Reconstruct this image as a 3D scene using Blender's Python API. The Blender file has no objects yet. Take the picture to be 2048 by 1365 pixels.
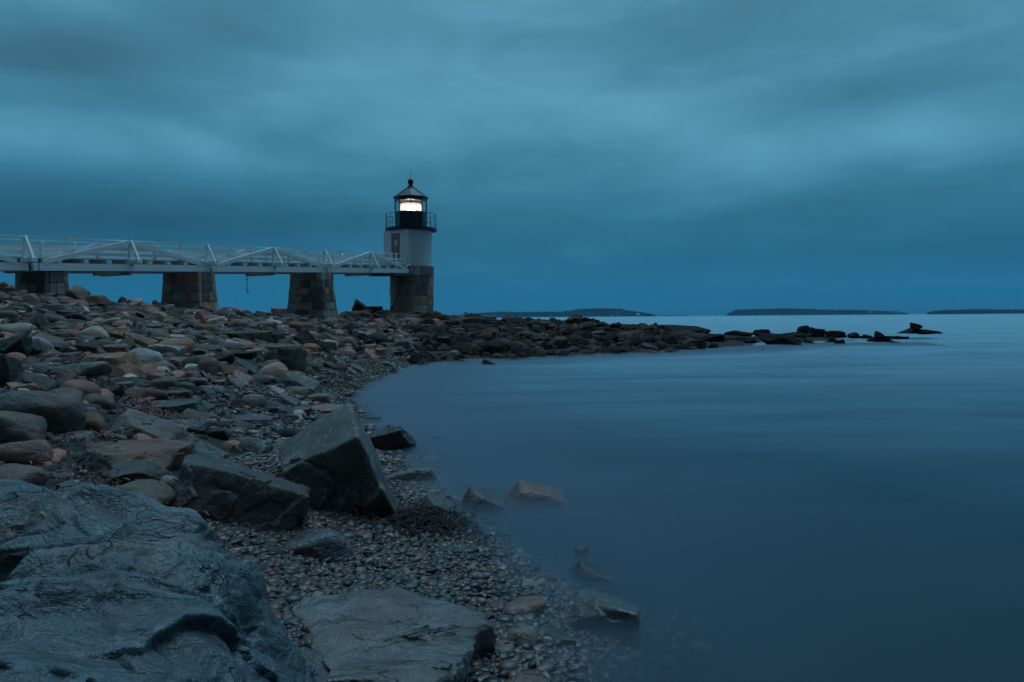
import bpy, bmesh, math, random
import numpy as np
from mathutils import Vector, Matrix, Euler
SC = bpy.context.scene
COL = SC.collection
R = math.radians
# ------------------------------------------------------------------ camera
EYE = 2.2
F = 1365.0
cam = bpy.data.cameras.new("camera"); camo = bpy.data.objects.new("camera", cam); COL.objects.link(camo)
cam.sensor_width = 36; cam.lens = 24; cam.clip_end = 30000; cam.clip_start = .05
MROT = Euler((R(90 - 2.01), 0, 0)).to_matrix() @ Matrix.Rotation(R(-.43), 3, 'Z')
camo.matrix_world = Matrix.Translation((0, 0, EYE)) @ MROT.to_4x4()
SC.camera = camo
MR = np.array(MROT)
# ------------------------------------------------------------------ render settings
SC.view_settings.view_transform = 'Standard'; SC.view_settings.look = 'None'
SC.view_settings.exposure = 0; SC.view_settings.gamma = 1
SC.cycles.use_denoising = True
SC.cycles.max_bounces = 6; SC.cycles.volume_bounces = 2; SC.cycles.transparent_max_bounces = 24
SC.cycles.diffuse_bounces = 3; SC.cycles.glossy_bounces = 2
SC.cycles.sample_clamp_indirect = 4
# ------------------------------------------------------------------ node helper
class NT:
    def __init__(s, tree):
        s.t = tree; tree.nodes.clear()
    def n(s, kind, ins=None, **kw):
        nd = s.t.nodes.new(kind)
        for k, v in kw.items(): setattr(nd, k, v)
        if ins:
            for k, v in ins.items():
                sock = nd.inputs[k]
                if isinstance(v, bpy.types.NodeSocket): s.t.links.new(v, sock)
                else: sock.default_value = v
        return nd
    def m(s, op, a, b=0.0, c=None, clamp=False):
        ins = {0: a, 1: b}
        if c is not None: ins[2] = c
        return s.n('ShaderNodeMath', ins, operation=op, use_clamp=clamp).outputs[0]
    def mix(s, f, a, b, mode='MIX'):
        nd = s.n('ShaderNodeMix', data_type='RGBA', blend_type=mode, clamp_factor=True)
        for sock, v in ((nd.inputs[0], f), (nd.inputs[6], a), (nd.inputs[7], b)):
            if isinstance(v, bpy.types.NodeSocket): s.t.links.new(v, sock)
            else: sock.default_value = v if not isinstance(v, tuple) else (tuple(v) + (1,))[:4]
        return nd.outputs[2]
    def ramp(s, f, pts, interp='LINEAR'):
        nd = s.n('ShaderNodeValToRGB', {0: f}); cr = nd.color_ramp; cr.interpolation = interp
        while len(cr.elements) < len(pts): cr.elements.new(.5)
        for e, (p, c) in zip(cr.elements, pts):
            e.position = p; e.color = (tuple(c) + (1,))[:4] if isinstance(c, (tuple, list)) else (c, c, c, 1)
        return nd.outputs[0]
def lin(r, g, b):
    f = lambda c: (c / 255) / 12.92 if c / 255 <= .04045 else ((c / 255 + .055) / 1.055) ** 2.4
    return (f(r), f(g), f(b))
# ------------------------------------------------------------------ sky
world = bpy.data.worlds.new("World"); SC.world = world; world.use_nodes = True
w = NT(world.node_tree)
gen = w.n('ShaderNodeTexCoord').outputs['Generated']
sx = w.n('ShaderNodeSeparateXYZ', {0: gen})
X, Y, Z = sx.outputs
AZ = w.m('ARCTAN2', X, Y)
HZ = w.m('SQRT', w.m('ADD', w.m('MULTIPLY', X, X), w.m('MULTIPLY', Y, Y)))
EL = w.m('ARCTAN2', Z, HZ)
def noise(vec, scale, det=4, rough=.5, dist=0):
    return w.n('ShaderNodeTexNoise', {'Vector': vec, 'Scale': scale, 'Detail': det, 'Roughness': rough, 'Distortion': dist}).outputs[0]
# clouds lie on a layer: project the direction onto it so that they flatten toward the horizon
den = w.m('ADD', w.m('MAXIMUM', Z, 0), .13)
cx_ = w.m('DIVIDE', X, den); cy_ = w.m('DIVIDE', Y, den)
pv = w.n('ShaderNodeCombineXYZ', {0: cx_, 1: w.m('MULTIPLY', cy_, .8), 2: 0.0}).outputs[0]
n1 = noise(pv, .8, 3, .45, .4)
n2 = noise(w.n('ShaderNodeCombineXYZ', {0: w.m('MULTIPLY', AZ, 1.0), 1: w.m('MULTIPLY', EL, 4.5), 2: 3.7}).outputs[0], 2.6, 3, .45, .5)
base = w.ramp(w.m('MULTIPLY', EL, 2.0), [(0.0, lin(39, 103, 134)), (.05, lin(28, 98, 133)), (.16, lin(35, 95, 126)), (.34, lin(50, 108, 135)), (.60, lin(64, 118, 143)), (1.0, lin(69, 119, 140))])
n3 = noise(w.n('ShaderNodeCombineXYZ', {0: AZ, 1: w.m('MULTIPLY', EL, 2.4), 2: 9.1}).outputs[0], 6.5, 5, .55, .8)
cl = w.m('ADD', w.m('MULTIPLY', w.m('SUBTRACT', n1, .5), .5), w.m('MULTIPLY', w.m('SUBTRACT', n2, .5), .9))
cl = w.m('ADD', cl, w.m('MULTIPLY', w.m('SUBTRACT', n3, .5), .5))
# cloud fade near the horizon
cl = w.m('MULTIPLY', cl, w.m('MULTIPLY', EL, 7.0, clamp=True))
def lobe(px, py, sx_, sy_, amp, ang=0):
    a = math.atan((px - 1024) / F); b = (634.6 - py) / math.hypot(F, px - 1024); sx_ /= F; sy_ /= F
    dx = w.m('SUBTRACT', AZ, a); dy = w.m('SUBTRACT', EL, b)
    ca, sa = math.cos(R(ang)), math.sin(R(ang))
    u = w.m('DIVIDE', w.m('ADD', w.m('MULTIPLY', dx, ca), w.m('MULTIPLY', dy, sa)), sx_)
    v = w.m('DIVIDE', w.m('SUBTRACT', w.m('MULTIPLY', dy, ca), w.m('MULTIPLY', dx, sa)), sy_)
    r2 = w.m('ADD', w.m('MULTIPLY', u, u), w.m('MULTIPLY', v, v))
    return w.m('MULTIPLY', w.m('EXPONENT', w.m('MULTIPLY', r2, -1.0)), amp)
LOBES = [(120, 20, 170, 60, .25, 0), (230, 120, 260, 75, -.55, 15), (40, 235, 200, 50, .30, -6), (360, 275, 110, 26, .34, -12),
         (340, 325, 330, 34, .36, -2), (330, 430, 600, 52, -.62, 0), (820, 30, 420, 90, .30, 0), (760, 170, 330, 60, .32, 12), (800, 290, 260, 60, .35, 5), (1010, 140, 150, 40, -.26, 0),
         (1250, 230, 380, 80, .28, -14), (1830, 285, 120, 42, .36, -8), (1640, 300, 280, 40, .22, 0), (1420, 55, 130, 60, -.12, 0), (1800, 120, 240, 70, .18, 10),
         (1740, 195, 160, 28, -.16, 0), (1480, 345, 200, 30, .16, 0), (1700, 415, 280, 26, -.18, 0), (500, 200, 160, 60, .1, 20), (1900, 570, 300, 16, .1, 0), (60, 470, 300, 80, -.25, 0)]
acc = cl
for L_ in LOBES: acc = w.m('ADD', acc, lobe(*L_))
mul = w.m('POWER', 2.0, w.m('MULTIPLY', acc, .95))
front = w.n('ShaderNodeVectorMath', {0: base, 3: mul}, operation='SCALE').outputs[0]
# bright cloud is a little greyer
front = w.mix(w.m('MULTIPLY', w.m('MAXIMUM', acc, 0.0), .45, clamp=True), front, lin(106, 150, 172))
nish = w.n('ShaderNodeTexSky', sky_type='NISHITA', sun_disc=False, sun_elevation=R(2), sun_rotation=R(75), air_density=1.5, dust_density=1.0, ozone_density=4.0)
ns = w.n('ShaderNodeVectorMath', {0: nish.outputs[0], 3: .02}, operation='SCALE').outputs[0]
front = w.mix(.06, front, ns)
front = w.n('ShaderNodeVectorMath', {0: front, 3: 1.34}, operation='SCALE').outputs[0]
# overhead and behind the camera: unseen sky, toned to light rocks and tower
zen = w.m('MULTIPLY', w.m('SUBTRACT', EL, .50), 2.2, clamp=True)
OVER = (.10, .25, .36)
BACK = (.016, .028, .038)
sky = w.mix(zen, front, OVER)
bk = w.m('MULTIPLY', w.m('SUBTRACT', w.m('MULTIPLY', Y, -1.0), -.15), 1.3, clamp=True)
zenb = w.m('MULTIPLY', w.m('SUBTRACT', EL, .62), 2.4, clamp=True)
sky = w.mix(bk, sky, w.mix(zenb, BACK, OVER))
below = w.m('MULTIPLY', w.m('MULTIPLY', EL, -1.0), 12.0, clamp=True)
sky = w.mix(below, sky, (.02, .05, .08))
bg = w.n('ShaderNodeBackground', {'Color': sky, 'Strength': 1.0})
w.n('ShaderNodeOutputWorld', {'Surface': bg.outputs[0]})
# ------------------------------------------------------------------ the last daylight, soft, from over the sea
sl = bpy.data.lights.new("sun", 'SUN'); sl.energy = 1.3; sl.angle = R(40); sl.color = (.42, .77, 1.0)
so = bpy.data.objects.new("sun", sl); COL.objects.link(so)
so.rotation_euler = Vector((-.10, -.22, -1.0)).to_track_quat('-Z', 'Y').to_euler()

# ------------------------------------------------------------------ pixel <-> place
def ray(px, py):
    d = MR @ np.array([(px - 1024) / F, -(py - 682.5) / F, -1.0]); return d
def W(px, py, d=None, z=None):
    r = ray(px, py)
    k = d / r[1] if d is not None else (z - EYE) / r[2]
    return Vector((r[0] * k, r[1] * k, EYE + r[2] * k))
# ------------------------------------------------------------------ numpy noise
rs = np.random.RandomState(7)
PERM = np.concatenate([rs.permutation(256)] * 3)
GR = rs.normal(size=(256, 3)); GR /= np.linalg.norm(GR, axis=1)[:, None]
def perlin(p):
    i = np.floor(p).astype(int); f = p - i; i &= 255
    u = f * f * f * (f * (f * 6 - 15) + 10); out = 0
    for dx in (0, 1):
        for dy in (0, 1):
            for dz in (0, 1):
                h = PERM[PERM[PERM[(i[:, 0] + dx) & 255] + ((i[:, 1] + dy) & 255)] + ((i[:, 2] + dz) & 255)]
                g = GR[h]; v = (g * (f - np.array([dx, dy, dz]))).sum(1)
                out = out + v * (u[:, 0] if dx else 1 - u[:, 0]) * (u[:, 1] if dy else 1 - u[:, 1]) * (u[:, 2] if dz else 1 - u[:, 2])
    return out
def fbm(p, o=4, g=.5):
    s = 0; a = 1
    for k in range(o): s = s + a * perlin(p * 2 ** k + 17.3 * k); a *= g
    return s
# ------------------------------------------------------------------ materials
MATS = {}
def newmat(name):
    m = bpy.data.materials.new(name); m.use_nodes = True; MATS[name] = m
    return m, NT(m.node_tree)
def plain(name, col, rough=.6, bump=.0, bscale=20, var=.15, metal=0, vscale=2.0):
    m, t = newmat(name)
    tc = t.n('ShaderNodeTexCoord').outputs['Object']
    nz = t.n('ShaderNodeTexNoise', {'Vector': tc, 'Scale': vscale, 'Detail': 5, 'Roughness': .6}).outputs[0]
    nf = t.n('ShaderNodeTexNoise', {'Vector': tc, 'Scale': bscale, 'Detail': 4}).outputs[0]
    k = t.m('ADD', t.m('MULTIPLY', t.m('SUBTRACT', nz, .5), var * 2), 1.0)
    c = t.n('ShaderNodeVectorMath', {0: tuple(col[:3]), 3: k}, operation='SCALE').outputs[0]
    b = t.n('ShaderNodeBsdfPrincipled', {'Base Color': c, 'Roughness': rough, 'Metallic': metal})
    if bump: t.t.links.new(t.n('ShaderNodeBump', {'Height': nf, 'Strength': 1.0, 'Distance': bump}).outputs[0], b.inputs['Normal'])
    t.n('ShaderNodeOutputMaterial', {'Surface': b.outputs[0]})
    return m
def stone(name, rough=.8, bump=.012, swirl=0, island=False, spec=.4, lichen=0, grain=1.0, vein=.0):
    """rock: the object's own colour times mottling, grain, bands and cracks"""
    m, t = newmat(name)
    tc = t.n('ShaderNodeTexCoord').outputs['Object']
    info = t.n('ShaderNodeObjectInfo')
    if island:
        rnd = t.n('ShaderNodeNewGeometry').outputs['Random Per Island']
        base_c = t.ramp(rnd, island, 'CONSTANT')
        off = rnd
    else:
        base_c = info.outputs['Color']; off = info.outputs['Random']
    offv = t.n('ShaderNodeCombineXYZ', {0: t.m('MULTIPLY', off, 91.0), 1: t.m('MULTIPLY', off, 37.0), 2: 0.0}).outputs[0]
    p = t.n('ShaderNodeVectorMath', {0: tc, 1: offv}, operation='ADD').outputs[0]
    big = t.n('ShaderNodeTexNoise', {'Vector': p, 'Scale': 2.3, 'Detail': 5, 'Roughness': .62, 'Distortion': .6}).outputs[0]
    fine = t.n('ShaderNodeTexNoise', {'Vector': p, 'Scale': 38.0, 'Detail': 3, 'Roughness': .7}).outputs[0]
    speck = t.n('ShaderNodeTexVoronoi', {'Vector': p, 'Scale': 55.0}).outputs['Distance']
    k = t.m('ADD', t.m('MULTIPLY', t.m('SUBTRACT', big, .5), 1.5), 1.0)
    k = t.m('MULTIPLY', k, t.m('ADD', t.m('MULTIPLY', t.m('SUBTRACT', fine, .5), .9 * grain), 1.0))
    k = t.m('MULTIPLY', k, t.m('ADD', t.m('MULTIPLY', speck, .35 * grain), .88))
    hgt = t.m('ADD', t.m('MULTIPLY', big, 1.3), t.m('MULTIPLY', fine, .28))
    if swirl:
        wp = t.n('ShaderNodeTexNoise', {'Vector': p, 'Scale': 1.1, 'Detail': 3}).outputs['Color']
        wv = t.n('ShaderNodeVectorMath', {0: wp, 3: .9}, operation='SCALE').outputs[0]
        q = t.n('ShaderNodeVectorMath', {0: p, 1: wv}, operation='ADD').outputs[0]
        mp = t.n('ShaderNodeMapping', {'Vector': q, 'Rotation': (R(35), R(20), R(-38)), 'Scale': (1.0, 3.6, 3.6)}).outputs[0]
        band = t.n('ShaderNodeTexNoise', {'Vector': mp, 'Scale': 1.9, 'Detail': 7, 'Roughness': .60, 'Distortion': .15}).outputs[0]
        lines = t.m('POWER', t.m('SUBTRACT', 1.0, t.m('MULTIPLY', t.m('ABSOLUTE', t.m('SUBTRACT', band, .5)), 5.0), clamp=True), 3.0)
        k = t.m('MULTIPLY', k, t.m('ADD', t.m('MULTIPLY', t.m('SUBTRACT', band, .5), 2.6 * swirl), 1.0))
        hgt = t.m('ADD', hgt, t.m('MULTIPLY', band, 1.3 * swirl))
        hgt = t.m('SUBTRACT', hgt, t.m('MULTIPLY', lines, .04 * swirl))
    c = t.n('ShaderNodeVectorMath', {0: base_c, 3: t.m('MAXIMUM', k, .15)}, operation='SCALE').outputs[0]
    # rusty mineral stain
    st = t.n('ShaderNodeTexNoise', {'Vector': p, 'Scale': 3.1, 'Detail': 6, 'Roughness': .7, 'Distortion': 1.0}).outputs[0]
    c = t.mix(t.m('MULTIPLY', t.m('SUBTRACT', st, .56), 3.4, clamp=True), c, t.mix(.55, c, (.30, .10, .05)))
    if swirl:
        vm = t.m('MULTIPLY', t.m('SUBTRACT', t.n('ShaderNodeTexNoise', {'Vector': p, 'Scale': 1.6, 'Detail': 3}).outputs[0], .42), 5.0, clamp=True)
        c = t.mix(t.m('MULTIPLY', t.m('MULTIPLY', lines, vm), .55 * swirl), c, (.26, .25, .26))
        jm = t.n('ShaderNodeMapping', {'Vector': q, 'Rotation': (0, 0, R(-30)), 'Scale': (.55, 1.7, 1.0)}).outputs[0]
        jn = t.n('ShaderNodeTexNoise', {'Vector': jm, 'Scale': 1.5, 'Detail': 3, 'Roughness': .5}).outputs[0]
        jn2 = t.n('ShaderNodeTexNoise', {'Vector': t.n('ShaderNodeMapping', {'Vector': p, 'Location': (5, 2, 1), 'Rotation': (0, 0, R(55)), 'Scale': (.5, 1.5, 1.0)}).outputs[0], 'Scale': 1.3, 'Detail': 4, 'Roughness': .55}).outputs[0]
        j1 = t.m('SUBTRACT', 1.0, t.m('MULTIPLY', t.m('ABSOLUTE', t.m('SUBTRACT', jn, .47)), 260.0), clamp=True)
        j2 = t.m('SUBTRACT', 1.0, t.m('MULTIPLY', t.m('ABSOLUTE', t.m('SUBTRACT', jn2, .53)), 300.0), clamp=True)
        jt = t.m('MULTIPLY', t.m('MAXIMUM', t.m('MULTIPLY', j1, vm), t.m('MULTIPLY', j2, t.m('SUBTRACT', 1.0, vm))), .5)
        hgt = t.m('SUBTRACT', hgt, t.m('MULTIPLY', jt, .9 * swirl))
        c = t.mix(t.m('MULTIPLY', jt, .8 * swirl), c, (.008, .006, .005))
        br_ = t.n('ShaderNodeTexNoise', {'Vector': p, 'Scale': .9, 'Detail': 5, 'Roughness': .7}).outputs[0]
        c = t.mix(t.m('MULTIPLY', t.m('SUBTRACT', br_, .57), 6.0, clamp=True), c, (.17, .085, .055))
    if vein:
        vn = t.n('ShaderNodeTexNoise', {'Vector': p, 'Scale': 1.4, 'Detail': 4, 'Distortion': .8}).outputs[0]
        vl = t.m('SUBTRACT', 1.0, t.m('MULTIPLY', t.m('ABSOLUTE', t.m('SUBTRACT', vn, .5)), 70.0), clamp=True)
        c = t.mix(t.m('MULTIPLY', vl, vein), c, (.42, .36, .34))
    if lichen:
        ln = t.n('ShaderNodeTexNoise', {'Vector': p, 'Scale': 4.0, 'Detail': 5, 'Roughness': .7}).outputs[0]
        up = t.n('ShaderNodeSeparateXYZ', {0: t.n('ShaderNodeNewGeometry').outputs['Normal']}).outputs[2]
        lf = t.m('MULTIPLY', t.m('MULTIPLY', t.m('SUBTRACT', ln, .52), 9.0, clamp=True), t.m('MULTIPLY', up, 1.5, clamp=True))
        c = t.mix(t.m('MULTIPLY', lf, lichen), c, (.50, .17, .03))
    pt = t.n('ShaderNodeNewGeometry').outputs['Pointiness']
    c = t.mix(t.m('MULTIPLY', t.m('SUBTRACT', pt, .515), 7.0, clamp=True), c, t.n('ShaderNodeVectorMath', {0: c, 3: 2.1}, operation='SCALE').outputs[0])
    # crack pattern
    cr = t.n('ShaderNodeTexVoronoi', {'Vector': t.n('ShaderNodeVectorMath', {0: p, 1: t.n('ShaderNodeVectorMath', {0: t.n('ShaderNodeTexNoise', {'Vector': p, 'Scale': 2.0}).outputs['Color'], 3: .8}, operation='SCALE').outputs[0]}, operation='ADD').outputs[0], 'Scale': 1.7}, feature='DISTANCE_TO_EDGE').outputs['Distance']
    crk = t.m('SUBTRACT', 1.0, t.m('MULTIPLY', cr, 60.0), clamp=True)
    hgt = t.m('SUBTRACT', hgt, t.m('MULTIPLY', crk, .06))
    nb = t.n('ShaderNodeBump', {'Height': hgt, 'Strength': 1.0, 'Distance': bump * 3}).outputs[0]
    rg = t.m('ADD', t.m('MULTIPLY', t.m('SUBTRACT', big, .5), -.5), rough, clamp=True)
    b = t.n('ShaderNodeBsdfPrincipled', {'Base Color': c, 'Roughness': rg, 'Normal': nb, 'Specular IOR Level': spec})
    t.n('ShaderNodeOutputMaterial', {'Surface': b.outputs[0]})
    return m
stone('dry_stone', .75); stone('wet_stone', .38, spec=.6, vein=.1); stone('damp_stone', .5, bump=.012, spec=.5, vein=.4, grain=.8)
stone('swirled_stone', .31, bump=.014, swirl=1.0, spec=.6, grain=.5); stone('banded_stone', .65, bump=.014, swirl=.6)
stone('lichen_stone', .8, lichen=.9); stone('weedy_stone', .85, spec=.12, bump=.02)
T = {  # stone albedos
 'g': (.15, .092, .076), 'pg': (.36, .25, .21), 'dg': (.055, .038, .034), 'br': (.17, .072, .048), 'rd': (.22, .032, .028), 'tn': (.25, .125, .088),
 'gg': (.095, .072, .052), 'bl': (.075, .062, .060), 'bk': (.020, .014, .012), 'pb': (.30, .24, .23), 'rb': (.27, .105, .07), 'pk': (.36, .19, .14), 'mv': (.085, .056, .064), 'g2': (.085, .068, .056), 'lb': (.068, .085, .098), 'lm': (.125, .090, .086), 'or': (.34, .12, .05)}
def pal(items):
    n = len(items); return [(i / n, c) for i, c in enumerate(items)]
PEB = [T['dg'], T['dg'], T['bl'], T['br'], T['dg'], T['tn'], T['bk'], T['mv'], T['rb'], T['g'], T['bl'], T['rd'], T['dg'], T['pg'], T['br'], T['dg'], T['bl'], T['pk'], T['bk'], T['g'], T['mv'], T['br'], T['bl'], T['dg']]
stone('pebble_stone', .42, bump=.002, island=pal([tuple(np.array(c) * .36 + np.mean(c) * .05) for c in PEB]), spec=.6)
stone('cobble_stone', .68, bump=.008, island=pal([tuple(.85 * v for v in c) for c in (T['g'], T['rb'], T['dg'], T['gg'], T['dg'], T['rb'], T['bl'], T['g'], T['bl'], T['dg'], T['br'], T['mv'], T['pg'], T['mv'], T['bk'], T['bk'], T['dg'], T['bl'], T['rb'], T['bk'])]))
stone('dark_cobble', .85, bump=.012, spec=.12, island=pal([T['bk'], (.035, .024, .02), T['bk'], T['bk'], (.06, .03, .02), T['dg'], T['bk'], (.05, .035, .022), T['bk'], T['bk'], T['bk'], (.09, .05, .035), T['dg'], T['bk']]))
stone('granite', .8, bump=.03, island=pal([tuple(1.35 * v for v in c) for c in [(.13, .105, .10), (.20, .17, .16), (.09, .07, .065), (.28, .14, .09), (.15, .12, .11), (.27, .24, .23), (.11, .085, .08), (.19, .13, .10), (.08, .06, .055), (.17, .14, .13)]]))
plain('white_paint', (.84, .84, .84), .55, .002, 60, .10)
plain('white_brick', (.74, .75, .76), .7, .01, 30, .10)
plain('deck_board', (.42, .38, .36), .8, .004, 30, .25)
plain('black_iron', (.018, .014, .014), .35, .003, 8, .3)
plain('roof_metal', (.055, .050, .052), .38, .004, 6, .3)
plain('mortar', (.12, .105, .10), .9, .01, 20, .2)
plain('door_grey', (.22, .19, .19), .6, .002, 30, .1)
plain('paper', (.55, .53, .52), .8, 0, 20, .05); plain('orange_sign', (.75, .22, .02), .6, 0, 20, .06)
plain('rope', (.16, .12, .10), .9, .002, 60, .2); plain('rust', (.20, .07, .04), .8, .002, 60, .3)
plain('ground', (.026, .018, .016), .9, .03, 9, .4)
plain('weed', (.022, .009, .006), .9, .002, 30, .5); plain('red_weed', (.15, .018, .022), .45, .002, 30, .5)
plain('dead_grass', (.20, .10, .05), .9, 0, 30, .3)
plain('island_ground', (.05, .045, .04), .9, 0, .01, .3, vscale=.01); plain('island_wood', (.018, .026, .022), .95, 0, .02, .4, vscale=.01)
plain('house_white', (.8, .78, .76), .7)
# lamp glass and light
m, t = newmat('lamp_glow')
t.n('ShaderNodeOutputMaterial', {'Surface': t.n('ShaderNodeEmission', {'Color': (1, .92, .86, 1), 'Strength': 40.0}).outputs[0]})
m, t = newmat('lens_glass')
fr = t.n('ShaderNodeLayerWeight', {'Blend': .35}).outputs['Facing']
e = t.n('ShaderNodeEmission', {'Color': (1, .80, .70, 1), 'Strength': 1.7})
g = t.n('ShaderNodeBsdfGlossy', {'Color': (1, 1, 1, 1), 'Roughness': .1}); tr = t.n('ShaderNodeBsdfTransparent')
mx = t.n('ShaderNodeMixShader', {0: .25, 1: tr.outputs[0], 2: g.outputs[0]})
mx = t.n('ShaderNodeMixShader', {0: .45, 1: mx.outputs[0], 2: e.outputs[0]})
t.n('ShaderNodeOutputMaterial', {'Surface': mx.outputs[0]})
m, t = newmat('pane_glass')
tr = t.n('ShaderNodeBsdfTransparent', {'Color': (.93, .95, .96, 1)}); g = t.n('ShaderNodeBsdfGlossy', {'Roughness': .03})
mx = t.n('ShaderNodeMixShader', {0: t.m('MULTIPLY', t.n('ShaderNodeFresnel', {'IOR': 1.5}).outputs[0], .8), 1: tr.outputs[0], 2: g.outputs[0]})
t.n('ShaderNodeOutputMaterial', {'Surface': mx.outputs[0]})

# ------------------------------------------------------------------ object helpers
def tag(o, label=None, cat=None, group=None, kind=None):
    if label: o['label'] = label
    if cat: o['category'] = cat
    if group: o['group'] = group
    if kind: o['kind'] = kind
    return o
def link(name, me, parent=None, loc=(0, 0, 0)):
    o = bpy.data.objects.new(name, me); COL.objects.link(o); o.location = loc
    if parent: o.parent = parent
    return o
def npmesh(name, V, Fs, mat=None, smooth=False):
    me = bpy.data.meshes.new(name); V = np.asarray(V, np.float32); Fs = np.asarray(Fs, np.int32)
    k = Fs.shape[1]
    me.vertices.add(len(V)); me.vertices.foreach_set('co', V.ravel())
    me.loops.add(Fs.size); me.loops.foreach_set('vertex_index', Fs.ravel())
    me.polygons.add(len(Fs)); me.polygons.foreach_set('loop_start', np.arange(0, Fs.size, k, dtype=np.int32))
    me.polygons.foreach_set('loop_total', np.full(len(Fs), k, np.int32)); me.update(calc_edges=True)
    me.polygons.foreach_set('use_smooth', np.full(len(Fs), smooth))
    if mat: me.materials.append(MATS[mat])
    return me
def bmobj(name, bm, mat, parent=None, loc=(0, 0, 0), smooth=False):
    bmesh.ops.recalc_face_normals(bm, faces=bm.faces)
    me = bpy.data.meshes.new(name); bm.to_mesh(me); bm.free(); me.materials.append(MATS[mat])
    if smooth: me.polygons.foreach_set('use_smooth', [True] * len(me.polygons))
    return link(name, me, parent, loc)
def empty(name, loc):
    return link(name, None, None, loc)
def b_box(bm, c, s, rot=None):
    vs = []
    for x in (-1, 1):
        for y in (-1, 1):
            for z in (-1, 1):
                v = Vector((x * s[0] / 2, y * s[1] / 2, z * s[2] / 2))
                if rot: v = rot @ v
                vs.append(bm.verts.new(v + Vector(c)))
    for f in ((0, 1, 3, 2), (4, 6, 7, 5), (0, 4, 5, 1), (2, 3, 7, 6), (0, 2, 6, 4), (1, 5, 7, 3)): bm.faces.new([vs[i] for i in f])
def b_beam(bm, a, b, wd, h, up=Vector((0, 0, 1))):
    a = Vector(a); b = Vector(b); d = b - a; L = d.length; d.normalize()
    s = d.cross(up)
    if s.length < 1e-3: s = d.cross(Vector((1, 0, 0)))
    s.normalize(); u = s.cross(d)
    b_box(bm, (a + b) / 2, (L, wd, h), Matrix((d, s, u)).transposed())
def b_lathe(bm, prof, n=48, phase=0):
    rings = []
    for r, z in prof:
        rings.append([bm.verts.new((r * math.cos(phase + 2 * math.pi * i / n), r * math.sin(phase + 2 * math.pi * i / n), z)) for i in range(n)] if r > 1e-5 else [bm.verts.new((0, 0, z))])
    for A, B in zip(rings, rings[1:]):
        for i in range(n):
            j = (i + 1) % n
            q = [A[i % len(A)], A[j % len(A)], B[j % len(B)], B[i % len(B)]]
            q2 = []
            for v in q:
                if v not in q2: q2.append(v)
            if len(q2) > 2: bm.faces.new(q2)
def b_tube(bm, pts, r, n=6):
    pts = [Vector(p) for p in pts]; rings = []
    for i, p in enumerate(pts):
        d = (pts[min(i + 1, len(pts) - 1)] - pts[max(i - 1, 0)]).normalized()
        s = d.cross(Vector((0, 0, 1)));
        if s.length < .05: s = d.cross(Vector((1, 0, 0)))
        s.normalize(); u = s.cross(d)
        rings.append([bm.verts.new(p + r * (math.cos(2 * math.pi * k / n) * s + math.sin(2 * math.pi * k / n) * u)) for k in range(n)])
    for A, B in zip(rings, rings[1:]):
        for k in range(n): bm.faces.new((A[k], A[(k + 1) % n], B[(k + 1) % n], B[k]))
    bm.faces.new(rings[0]); bm.faces.new(rings[-1][::-1])

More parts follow.
